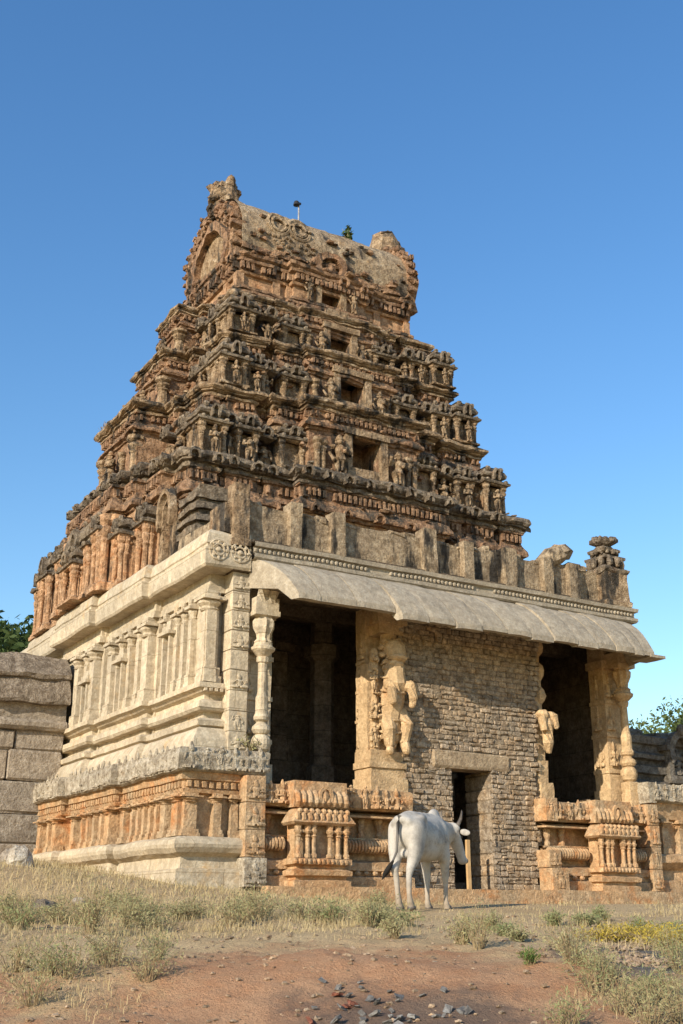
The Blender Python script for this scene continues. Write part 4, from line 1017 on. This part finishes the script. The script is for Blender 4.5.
# ------------------------------------------------------------------ things on the roof
L = thing('roof_lamp', 'small dark lamp head on a thin pole standing on the roof ridge', 'lamp', (12.06, CY, 16.46))
m = MB(); m.tube([(12.06, CY, 16.4), (12.06, CY, 17.34)], .022, 8); m.build('pole', plain('grey metal', (.35, .35, .36), rough=.5), L)
m = MB(); m.lathe([(.03, 17.37), (.06, 17.35), (.085, 17.25), (.08, 17.24)], 11.99, CY, 12); m.ell((11.99, CY, 17.245), (.06, .06, .03), 10, 6); m.box(11.99, CY-.02, 17.3, 12.12, CY+.02, 17.35); m.build('lamp_head', plain('dark metal', (.03, .03, .033), rough=.5), L)

LEAF = plain('dark leaves', (.05, .085, .025), (.08, .11, .035), .7, 3., trans=.25)
LEAF2 = plain('olive leaves', (.085, .12, .035), (.12, .145, .05), .7, 2., trans=.25)
WEED = plain('pale weed leaves', (.30, .29, .14), (.37, .335, .18), .9, 4., trans=.3)
WEEDG = plain('green weed leaves', (.22, .255, .11), (.30, .30, .15), .9, 4., trans=.3)
STEM = plain('dry stems', (.30, .23, .13), (.22, .16, .09), .9)
BARK = plain('bark', (.12, .09, .065), (.08, .06, .045), .95, 8., .6)
STRAW = plain('dry grass', (.50, .40, .225), (.40, .32, .17), .95, 1.5, trans=.2)
def leafm(m, c, s, r, n=1, asp=.4):
    for _ in range(n):
        u = Vector((r.gauss(0, 1), r.gauss(0, 1), r.gauss(0, 1))).normalized(); w = u.cross(Vector((r.gauss(0, 1), r.gauss(0, 1), r.gauss(0, 1)))).normalized()
        c = Vector(c); m.add([c-u*s, c+w*s*asp, c+u*s, c-w*s*asp], [(0, 1, 2, 3)])
def shrub(name, label, loc, h, w, leafmat, nst, lf, r, cat='shrub', group=None, ls=.02, asp=.4):
    o = thing(name, label, cat, loc, 0, group); st = MB(); lv = MB(); b = Vector(loc)
    for _ in range(nst):
        a = r.random()*6.283; t = r.random()**.7*w; top = b+Vector((math.cos(a)*t, math.sin(a)*t, h*r.uniform(.55, 1)*(1-.35*t/w)))
        mid = b.lerp(top, .5)+Vector((r.uniform(-.1, .1)*w, r.uniform(-.1, .1)*w, .06*h))
        b0 = b+Vector((math.cos(a)*w*.15, math.sin(a)*w*.15, -.02)); st.tube([b0, mid, top], [ls*.22, ls*.16, ls*.08], 4, False)
        for k in range(lf):
            q = r.uniform(.2, 1.05); p = (b0.lerp(mid, q*2) if q < .5 else mid.lerp(top, q*2-1)); sp = w*.16
            leafm(lv, p+Vector((r.gauss(0, sp), r.gauss(0, sp), r.gauss(0, sp*.7))), ls*r.uniform(.6, 1.5), r, 1, asp)
    st.build('stems', STEM, o); lv.build('leaves', leafmat, o); return o
r = random.Random(15)
shrub('roof_plant', 'small dark leafy plant rooted on the roof ridge near the broken finial', (13.38, CY-.25, 16.4), .62, .2, LEAF, 9, 12, r, 'plant', ls=.07)
shrub('ledge_plant', 'tuft of pale weeds growing on the carved slab beside the left porch pillar', (8.1, 16.25, 2.42), .34, .2, WEED, 14, 8, r, 'plant', ls=.03)
shrub('roof_grass_tuft', 'dry grass tuft on the left shoulder of the second storey cornice', (7.75, 23.3, 10.2), .5, .22, STRAW, 18, 4, r, 'plant', ls=.03)

# ------------------------------------------------------------------ enclosure wall on the left
W = thing('stone_wall', 'long grey granite block wall with earthy sloping coping, meeting the temple', 'wall', (4.5, 22.6, .7))
m = MB(); r = random.Random(6); z = .2
hs = [.5, .62, .55, .6, .58, .4]
for h in hs:
    x = 7.05-r.uniform(0, .6)-.9
    xx = 7.08
    while xx > -16:
        w = r.uniform(.7, 1.7); m.rough(xx-w+.006, 22.35+r.uniform(-.015, .015), z+.005, xx-.006, 23.3, z+h-.005, .02, .035, r); xx -= w
    z += h
m.build('block_face', M['wallblock'], W, (.015, 2))
m = MB(); m.sweep([(-16, 22.32), (7.08, 22.32)], [(-.1, 3.42), (.05, 3.44), (.1, 3.5), (.1, 3.58), (.04, 3.64), (-.06, 3.66), (-.06, 3.98)], .25, False); m.build('string_course', M['wallblock'], W, (.025, 1.5, .012, 7))
m = MB(); m.sweep([(-16, 22.32), (7.12, 22.32)], [(-.2, 3.95), (.1, 3.97), (.12, 4.02), (.08, 4.2), (-.02, 4.44), (.04, 4.46), (.06, 4.53), (-.2, 4.78), (-.5, 5.0), (-1.2, 5.05)], .14, False)
m.build('coping', M['coping'], W, (.05, 1.8, .035, 7))
m = MB(); m.box(-16, 22.7, .2, 7.1, 23.9, 4.9); m.build('wall_core', M['coping'], W)

W['kind'] = 'thing'
# ruined wing on the right, beyond the porch
W2 = thing('ruined_wall', 'low ruined wall coloured as if shaded, with stepped mouldings and a horseshoe niche, right of the porch', 'wall', (18.5, 17.2, 2.4))
m = MB(); pw = [(16.62, 17.0), (22., 17.0)]
m.sweep(pw, [(.2, 2.36), (.2, 2.55), (.05, 2.6), (.05, 2.7), (.14, 2.72), (.14, 2.86), (0, 2.9), (0, 3.0), (.12, 3.02), (.14, 3.1), (.02, 3.16), (.02, 3.3), (.1, 3.32), (.12, 3.46), (.0, 3.5), (-.8, 3.52)], .25, False)
m.box(16.6, 17.0, 2.36, 16.64, 18.2, 3.5); r = random.Random(14)
for k in range(22): x = 16.7+r.random()*4.5; m.rough(x, 17.0+r.random()*.3, 3.46, x+r.uniform(.2, .5), 17.6, 3.5+r.uniform(.0, .16), .02, .04, r)
m.build('moulded_courses', M['ruin'], W2, (.02, 2, .01, 8))
m = MB(); m.box(17.75, 16.72, 2.55, 18.55, 17.0, 2.7, .15); m.box(17.78, 16.76, 2.7, 17.92, 17.0, 3.2, .15); m.box(18.38, 16.76, 2.7, 18.52, 17.0, 3.2, .15); m.arch((18.15, 16.86, 2.95), .36, .66, .14, .14, 'y', 14); m.box(17.7, 16.72, 3.2, 17.95, 17., 3.3); m.ell((18.15, 16.72, 3.62), (.1, .1, .12), 8, 5); m.merge(seated(3), Matrix.Translation((18.15, 16.9, 2.72)) @ Matrix.Diagonal((.5, .5, .55, 1)))
m.build('niche', M['ruin'], W2, (.015, 3, .01, 9))
m = MB(); m.box(17.5, 17.0, -.1, 24, 20, 2.4, .5); m.build('footing', M['ruin'], W2, (.02, 2))

W2['kind'] = 'thing'
# ------------------------------------------------------------------ cow
def remeshed(m, name, mat, vox, parent, smooth_it=4):
    me = m.mesh('tmp', mat, True); o = bpy.data.objects.new('tmp', me); COL.objects.link(o)
    md = o.modifiers.new('r', 'REMESH'); md.mode = 'VOXEL'; md.voxel_size = vox; md.use_smooth_shade = True
    s = o.modifiers.new('s', 'SMOOTH'); s.iterations = smooth_it; s.factor = .5
    dg = bpy.context.evaluated_depsgraph_get(); me2 = bpy.data.meshes.new_from_object(o.evaluated_get(dg)); bpy.data.objects.remove(o)
    me2.name = name
    me2.materials.clear(); me2.materials.append(mat); me2.polygons.foreach_set('use_smooth', [True]*len(me2.polygons))
    return link(name, me2, parent)
def cow():
    N = NT('cow hide'); geo = N.n('ShaderNodeNewGeometry'); tc = N.n('ShaderNodeTexCoord'); Pn = tc.outputs['Object']
    col = N.mix(N.ramp(N.noise(Pn, 3.5, 8, .7), .42, .68), (.44, .41, .365), (.26, .24, .215))
    col = N.mix(N.ramp(N.noise(Pn, 40., 4), .45, .75, 0, .35), col, (.22, .2, .175))
    sp = N.n('ShaderNodeSeparateXYZ'); N.l(Pn, sp.inputs[0])
    zz = N.math('ADD', sp.outputs[2], N.math('MULTIPLY', N.math('SUBTRACT', N.noise(Pn, 12, 5), .5), .16))
    col = N.mix(N.ramp(zz, .5, .12, 0, .55), col, (.30, .22, .14))      # dusty lower legs
    b = N.n('ShaderNodeBump'); b.inputs['Strength'].default_value = .25; b.inputs['Distance'].default_value = .01; N.l(N.noise(Pn, 60, 5), b.inputs['Height'])
    s = N.n('ShaderNodeBsdfPrincipled'); s.inputs['Roughness'].default_value = .75; s.inputs['Specular IOR Level'].default_value = .25
    N.l(col, s.inputs['Base Color']); N.l(b.outputs[0], s.inputs['Normal']); o = N.n('ShaderNodeOutputMaterial'); N.l(s.outputs[0], o.inputs[0]); hide = N.m
    def blend(m, vox, it):
        me = m.mesh('tmp', hide, True); o = bpy.data.objects.new('tmp', me); COL.objects.link(o)
        md = o.modifiers.new('r', 'REMESH'); md.mode = 'VOXEL'; md.voxel_size = vox
        q = o.modifiers.new('s', 'SMOOTH'); q.iterations = it; q.factor = .5
        me2 = bpy.data.meshes.new_from_object(o.evaluated_get(bpy.context.evaluated_depsgraph_get())); bpy.data.objects.remove(o)
        t = MB(); t.add([tuple(v.co) for v in me2.vertices], [tuple(p.vertices) for p in me2.polygons]); return t
    m = MB()
    def sq(q): q.v = [(p[0] if p[0] < .45 else .45+(p[0]-.45)*.8, p[1], p[2]-.03*smooth(.6, 1., p[0])) for p in q.v]; return q
    def T(*a, n=18): m.tube([p[:3] for p in a], [p[3] for p in a], n); [m.ell(p[:3], (p[3],)*3, n, 9) for p in a]
    def chain(a, b_, n=5):      # tapering row of overlapping balls
        for i in range(n+1):
            t = i/n; m.ell(tuple(lerp(a[k], b_[k], t) for k in range(3)), tuple(lerp(a[3+k], b_[3+k], t) for k in range(3)), 20, 12)
    chain((-.42, 0, .98, .3, .235, .24), (.05, 0, .93, .36, .27, .3)); chain((.05, 0, .93, .36, .27, .3), (.38, 0, .96, .3, .21, .32))
    m.ell((-.05, 0, .83), (.42, .24, .22), 20, 12)
    chain((-.66, 0, 1.13, .09, .1, .07), (-.4, 0, 1.2, .12, .13, .07)); chain((-.4, 0, 1.2, .12, .1, .07), (.35, 0, 1.2, .12, .08, .09))
    m.ell((.42, 0, 1.26), (.14, .075, .1), 16, 10)
    for s in (-1, 1):
        m.ell((-.38, s*.17, 1.15), (.13, .07, .07), 14, 8); m.ell((-.62, s*.1, 1.1), (.1, .06, .07), 14, 8)
        chain((-.48, s*.13, 1.0, .2, .13, .18), (-.53, s*.145, .76, .15, .1, .14)); chain((-.53, s*.145, .76, .15, .1, .14), (-.6, s*.13, .6, .09, .07, .09), 4)
        chain((.34, s*.13, 1.0, .17, .11, .19), (.4, s*.145, .72, .1, .08, .12))
    chain((.48, 0, 1.03, .2, .16, .2), (.9, -.06, 1.08, .13, .1, .13), 7); chain((.5, 0, .86, .15, .1, .13), (.86, -.05, .98, .08, .06, .09), 7)
    m = blend(m, .014, 26)
    for s in (-1, 1):
        hx = .05 if s > 0 else -.05; ly = .105
        T((-.58, s*.13, .66, .085), (-.66, s*.115, .5, .056)); T((-.665, s*.115, .51, .054), (-.655+hx*.6, s*ly, .4, .04), (-.64+hx, s*ly, .2, .035), (-.61+hx, s*ly, .1, .044)); T((-.61+hx, s*ly, .1, .042), (-.57+hx, s*ly, .03, .05))
        fx = .08 if s < 0 else -.04
        T((.4+fx*.3, s*.14, .72, .085), (.42+fx*.5, s*.13, .56, .064), (.43+fx*.8, s*.12, .42, .05), (.43+fx, s*.115, .33, .036), (.42+fx, s*.115, .16, .033), (.43+fx, s*.115, .09, .042)); T((.43+fx, s*.115, .09, .042), (.47+fx, s*.115, .03, .05))
    for k in range(6):
        for s in (-1, 1): m.tube([(-.16+.09*k, s*.17, 1.09), (-.14+.09*k, s*.25, .98), (-.12+.09*k, s*.262, .84)], [.012, .014, .01], 6)      # ribs
    T((.66, -.01, .82, .04), (.78, -.03, .86, .03), (.88, -.06, .93, .025))                                      # dewlap
    T((.94, -.07, 1.1, .115), (1.05, -.1, .98, .1), (1.14, -.13, .84, .076), (1.19, -.15, .72, .066)); m.ell((.97, -.08, 1.14), (.1, .125, .085), 16, 10); m.ell((1.2, -.155, .705), (.07, .08, .058), 14, 8)
    m.ell((-.5, 0, .7), (.11, .08, .07), 14, 8)
    C = thing('cow', 'white zebu cow standing on the dry grass with its back turned', 'cow')
    body = remeshed(sq(m), 'cow_body', hide, .011, C, 7)
    dark = plain('dark hair', (.02, .018, .016), rough=.9); horn = plain('horn', (.16, .135, .11), (.06, .05, .045), .5, 6)
    m = MB(); e = Matrix.Rotation(rad(-35), 4, 'Z')
    for s in (-1, 1):
        ha = MB(); ha.tube([(.97, -.08+s*.09, 1.18), (.95, -.08+s*.15, 1.27), (.97, -.08+s*.165, 1.36), (1.0, -.08+s*.15, 1.42)], [.03, .025, .017, .005], 8); sq(ha).build('horn', horn, C, None, True)
        ea = MB(); q = Matrix.Translation((.97, -.08+s*.2, 1.08)) @ Matrix.Rotation(s*rad(-12), 4, 'X') @ Matrix.Rotation(rad(25)*s, 4, 'Z'); ea.ell((0, 0, 0), (.02, .11, .045), 10, 7, q); sq(ea).build('ear', hide, C, None, True)
        ey = MB(); ey.ell((1.06, -.1+s*.095, 1.02), (.022, .018, .022), 8, 6); sq(ey).build('eye', dark, C, None, True)
        for (hx, hy) in ((-.57+(.05 if s > 0 else -.05), s*.105), (.47+(.08 if s < 0 else -.04), s*.115)):
            h_ = MB(); h_.lathe([(.062, 0), (.058, .03), (.048, .06)], hx, hy, 10); h_.build('hoof', horn, C, None, True)
    nm = MB(); nm.ell((1.235, -.17, .7), (.045, .06, .045), 9, 6); sq(nm).build('muzzle', plain('muzzle skin', (.06, .05, .048)), C, None, True)
    t = MB(); t.tube([(-.71, 0, 1.17), (-.77, .0, 1.08), (-.775, .01, .9), (-.76, .03, .72), (-.76, .09, .6)], [.034, .026, .02, .016, .014], 8); tl = t.build('tail', plain('tail hair', (.05, .045, .04), (.16, .15, .14), .9, 3), C, None, True)
    t = MB(); t.tube([(-.76, .08, .61), (-.77, .14, .52), (-.77, .2, .44), (-.76, .25, .37)], [.014, .036, .032, .005], 8); t.build('tail_tuft', dark, tl, None, True)
    x, y = at(424, 0, 16.2); z = gz(x, y)
    C.location = (x, y, z-.005); C.rotation_euler = (0, 0, rad(31)); C.scale = (.99,)*3
    for o in C.children: o.matrix_parent_inverse = Matrix.Identity(4)
    return C
cow()

S = MB(); S.box(12.10, 16.06, .445, 12.165, 16.11, 1.24, .1)
tag(S.build('wooden_stick', plain('pale wood', (.50, .34, .17), (.42, .27, .13), .8, 8.), None, (.006, 3)), 'pale wooden stick standing upright before the dark doorway beside the cow head', 'stick')

# ------------------------------------------------------------------ trees
def tree(label, x, y, h, w, seed, mat, base=0., lo=.35):
    r = random.Random(seed); T = thing('tree', label, 'tree', (x, y, base)); t = MB(); lv = MB()
    t.tube([(x, y, base-.3), (x+.1, y, base+h*.25), (x-.1, y+.1, base+h*.5), (x, y, base+h*.8)], [.28, .22, .15, .05], 9)
    cl = []
    for k in range(26):
        a = r.random()*6.283; e = r.random(); q = r.random()**.5
        rr_ = w*q*(1-.55*abs(2*e-.8)); c = Vector((x+math.cos(a)*rr_, y+math.sin(a)*rr_, base+h*(lo+(1-lo)*e*.95))); cl.append((c, r.uniform(.5, 1.)*w*.36))
        t.tube([(x, y, base+h*lo*.8+(c.z-base-h*lo)*.4), c.lerp(Vector((x, y, c.z)), .4)-Vector((0, 0, .2)), c], [.09, .05, .015], 5, False)
    for c, q in cl:
        for _ in range(520):
            d = Vector((r.gauss(0, 1), r.gauss(0, 1), r.gauss(0, .75))); d = d.normalized()*q*r.random()**.45*1.15
            leafm(lv, c+d, r.uniform(.09, .19), r)
    t.build('trunk', BARK, T); lv.build('crown', mat, T)
tree('dark green leafy tree showing above the left stone wall', 10.2, 40., 10.2, 3.4, 1, LEAF, 0., .3)
tree('olive green broad tree beyond the ruined wall at right', 43.5, 42., 8.6, 4.6, 2, LEAF2)
tree('taller olive green tree at the right edge of the photo', 48.5, 44., 10.8, 4.2, 3, LEAF2)
tree('low dark tree hidden partly behind the left wall end', 4.0, 44., 9.2, 3.6, 4, LEAF)

# ------------------------------------------------------------------ stones, chips, weeds, grass
def rock(loc, s, r, mat):
    m = MB(); m.ell((0, 0, 0), s, 12, 8); m.wobble(s[0]*.28, 1.6/s[0], s[0]*.08, 5/s[0]); me = m.mesh('boulder', mat)
    return link('boulder', me, None, loc, r.random()*6)
r = random.Random(33)
WST = stone('whitish stone', (.55, .5, .42), (.46, .40, .32), bump=.5, bs=14); GST = M['wallblock']
for px, d, s, mat, lab in ((15, 17.5, (.2, .16, .2), WST, 'pale rounded boulder in the grass before the left stone wall'), (45, 14.3, (.2, .15, .1), M['coping'], 'flat brown stone lying in the dry grass left of the temple'),
        (78, 14.8, (.1, .08, .06), GST, 'small grey stone beside the flat brown stone'), (2, 18.0, (.16, .14, .14), GST, 'grey boulder at the left edge beside the pale rounded one')):
    x, y = at(px, 0, d); tag(rock((x, y, gz(x, y)+s[2]*.35), s, r, mat), lab, 'stone')
CH = [stone('slate', (.25, .24, .225), (.15, .145, .14), bump=.4, bs=20), stone('terracotta shard', (.30, .115, .075), (.22, .09, .06), bump=.4, bs=20)]
cms = []
for k in range(6):
    m = MB(); s = r.uniform(.03, .06); m.rough(-s, -s*.7, -s*.22, s, s*.7, s*.22, s*.2, s*.15, r); cms.append(m.mesh('stone_chip', CH[0]))
cm2 = MB(); cm2.rough(-.03, -.02, -.007, .03, .02, .007, .007, .005, r); cm2 = cm2.mesh('terracotta_shard', CH[1])
for k in range(46):
    px = r.gauss(380, 36); d = max(7.0, min(8.6, r.gauss(7.8, .3))); x, y = at(px, 0, d)
    o = link('stone_chip', cms[k % 6], None, (x, y, gz(x, y)+.015), r.random()*6, r.uniform(.3, .85)); o.rotation_euler = (r.uniform(-.7, .7), r.uniform(-.7, .7), r.random()*6)
    tag(o, 'grey slate chip scattered on the bare earth in the foreground', 'stone chip', 'grey stone chips on the bare earth')
for k, (px, d) in enumerate(((347, 7.9), (352, 7.95), (312, 7.6), (338, 8.05))):
    x, y = at(px, 0, d); o = link('terracotta_shard', cm2, None, (x, y, gz(x, y)+.015), r.random()*6, r.uniform(.8, 1.4)); o.rotation_euler = (r.uniform(-.5, .5), r.uniform(-.5, .5), r.random()*6)
    tag(o, 'red terracotta shard among the grey chips on bare earth', 'shard', 'red shards on the bare earth')
def band(n):      # loose feathery tufts along the foot of the temple
    q = random.Random(5); L = []
    for _ in range(n): L.append((q.uniform(0, 400)**1., q.uniform(11.6, 14.6), q.uniform(.16, .36), q.uniform(.16, .3), q.choice((0, 0, 1))))
    for _ in range(9): L.append((q.uniform(420, 680), q.uniform(10.2, 13.5), q.uniform(.1, .2), q.uniform(.12, .22), q.choice((0, 1))))
    for _ in range(9): L.append((q.choice((q.uniform(0, 170), q.uniform(560, 683))), q.uniform(7.2, 9.5), q.uniform(.14, .3), q.uniform(.14, .26), q.choice((0, 0, 1))))
    return L
weeds = band(26)+[(92, 11.2, .55, .22, 0), (255, 12.6, .42, .35, 0), (235, 12.2, .34, .3, 0), (300, 12.9, .3, .3, 0), (335, 12.4, .3, .28, 1), (190, 12.8, .3, .3, 0), (150, 12.5, .3, .28, 0), (60, 12.6, .32, .3, 0), (20, 11.5, .3, .3, 1), (115, 8.6, .42, .34, 0), (75, 8.4, .36, .32, 1), (150, 8.3, .3, .26, 0), (40, 7.9, .3, .3, 0), (20, 8.6, .3, .28, 0),
         (478, 9.9, .42, .22, 0), (462, 10.2, .3, .2, 0), (570, 8.7, .42, .26, 0), (592, 8.2, .34, .26, 1), (615, 7.8, .3, .24, 0), (640, 7.5, .3, .26, 0), (672, 7.6, .32, .24, 0), (655, 8.1, .22, .22, 1), (560, 7.4, .26, .2, 1), (528, 8.6, .12, .1, 2), (600, 10.4, .12, .26, 3), (622, 10.5, .13, .28, 3), (645, 10.3, .14, .3, 3), (668, 10.4, .14, .3, 3), (680, 10.0, .12, .26, 3), (635, 10.8, .1, .3, 3), (660, 9.9, .12, .24, 3), (395, 10.8, .22, .2, 0), (370, 12.5, .25, .24, 0)]
MATS = [WEED, WEEDG, plain('bright weed leaves', (.13, .2, .05), (.1, .16, .04), .8, 3., trans=.3), plain('yellow flowers', (.5, .38, .06), (.36, .28, .07), .9, 3., trans=.3)]
KIND = ['pale feathery dry weed clump', 'greyish green weed clump', 'bright green weed', 'low weed patch turning yellow']
def near(px, d, k):
    dist = 'below the temple' if d > 11 else 'on the near bank'
    side = 'far left' if px < 70 else 'left of centre' if px < 220 else 'near the centre' if px < 420 else 'below the cow' if px < 500 else 'right of bare earth' if px < 625 else 'right edge'
    return dist, side
cnt = {}
for px, d, h, w, k in weeds:
    x, y = at(px, 0, d); a, b_ = near(px, d, k); size = 'tallest' if h > .48 else 'medium' if h > .32 else 'low'
    lab = f'{KIND[k]}, {size}, {b_}, {a}'
    o = shrub('weed_clump', lab, (x, y, gz(x, y)), h, w, MATS[k], 34, 15, r, 'weed', 'weed clumps on the grassy bank', ls=.013 if d < 10 else .019, asp=.22)

def grass():
    m = MB(); r = random.Random(8); V = m.v; F = m.f; n = 0
    while n < 24000:
        d = 6.2 + 14*r.random()**1.15; px = r.uniform(-30, 715); x, y = at(px, 0, d); s = (px-341.5)/1219*d
        k = noise.noise(Vector((x*.9, y*.9, 5)))*.5+noise.noise(Vector((x*2.7, y*2.7, 2)))*.35
        dens = .08+k*1.6-(.12 if d < 11 else 0)-(.25 if d < 11 and 180 < px < 560 else 0)
        bare = ((d-7.9)/2.0)**2+((s-.1)/1.7)**2
        if bare < 1.: dens -= .75*(1-bare)+.12
        if d > 10.5 and px < 420: dens += .35
        if d > 12 and px > 430: dens -= .12
        if y > 15.6 and 6.7 < x < 17.6: continue
        if x > 6.6 and y > 15.9: continue
        if y > 22.3: continue
        if r.random() > dens: n += .12; continue
        z = gz(x, y); h = r.uniform(.015, .065)*(1.+(.7 if px < 420 and d > 11.5 else 0)+(.4 if px < 180 or px > 560 else 0)); a = r.random()*6.283; w = .001+.00018*d; l = h*r.uniform(.2, 1.6)
        dx, dy = math.cos(a), math.sin(a); b0 = len(V)
        V += [(x-dy*w, y+dx*w, z-.01), (x+dy*w, y-dx*w, z-.01), (x+dx*l*.4+dy*w*.7, y+dy*l*.4-dx*w*.7, z+h*.7), (x+dx*l*.4-dy*w*.7, y+dy*l*.4+dx*w*.7, z+h*.7), (x+dx*l, y+dy*l, z+h)]
        F += [(b0, b0+1, b0+2, b0+3), (b0+3, b0+2, b0+4)]; n += 1
    g = m.build('dry_grass', STRAW); tag(g, 'dry straw coloured grass covering the bank', 'grass', None, 'stuff')
grass()
def gravel():
    m = MB(); r = random.Random(18)
    for k in range(2200):
        px = r.uniform(-20, 700); d = r.uniform(6.3, 13); x, y = at(px, 0, d); s = .005+.02*r.random()**3; m.rough(x-s, y-s*.8, gz(x, y)-s*.3, x+s, y+s*.8, gz(x, y)+s*.7, s*.3, s*.4, r)
    for k in range(500):
        d = r.gauss(9.3, .35); s_ = r.gauss(2.1, .2); x, y = FX*d+FY*s_, FY*d-FX*s_; s = r.uniform(.01, .03); m.rough(x-s, y-s*.8, gz(x, y)-s*.3, x+s, y+s*.8, gz(x, y)+s*.7, s*.3, s*.4, r)
    tag(m.build('gravel', stone('tan pebbles', (.42, .31, .21), (.30, .235, .17), bump=.4, bs=20, island=True)), 'small grey pebbles strewn over the bank', 'gravel', None, 'stuff')
gravel()

# ------------------------------------------------------------------ sun, sky, camera
SUNV = Vector((-.84, -.375, .40)).normalized(); elev = math.asin(SUNV.z)
sun = bpy.data.lights.new('sun', 'SUN'); sun.energy = 5.0; sun.angle = rad(.53); sun.color = (1, .885, .71)
so = bpy.data.objects.new('sun', sun); COL.objects.link(so); so.rotation_euler = SUNV.to_track_quat('Z', 'Y').to_euler(); so.location = (-30, -10, 40)
w = bpy.data.worlds.new('World'); sc.world = w; w.use_nodes = True; nt = w.node_tree; nt.nodes.clear()
sky = nt.nodes.new('ShaderNodeTexSky'); sky.sky_type = 'NISHITA'; sky.sun_disc = False; sky.sun_elevation = elev; sky.sun_rotation = math.atan2(SUNV.x, SUNV.y)
sky.air_density = 1.45; sky.dust_density = .35; sky.ozone_density = 3.6; sky.altitude = 300
bg = nt.nodes.new('ShaderNodeBackground'); bg.inputs[1].default_value = .118; out = nt.nodes.new('ShaderNodeOutputWorld')
hs = nt.nodes.new('ShaderNodeHueSaturation'); hs.inputs['Hue'].default_value = .506; hs.inputs['Saturation'].default_value = 1.22; hs.inputs['Value'].default_value = 1.3
nt.links.new(sky.outputs[0], hs.inputs['Color']); nt.links.new(hs.outputs[0], bg.inputs[0]); nt.links.new(bg.outputs[0], out.inputs[0])
cam = bpy.data.cameras.new('camera'); cam.sensor_fit = 'VERTICAL'; cam.sensor_height = 24; cam.lens = 24*1150/1024; cam.clip_end = 2000; cam.clip_start = .05
co = bpy.data.objects.new('camera', cam); COL.objects.link(co); co.location = (0, 0, 0); co.rotation_euler = (rad(90)+math.atan(406/1150), 0, rad(59-90)); sc.camera = co
sc.view_settings.view_transform = 'Standard'; sc.view_settings.look = 'None'; sc.view_settings.gamma = 1; sc.view_settings.exposure = .4; sc.view_settings.use_curve_mapping = False
sc.cycles.max_bounces = 6; sc.cycles.use_denoising = True
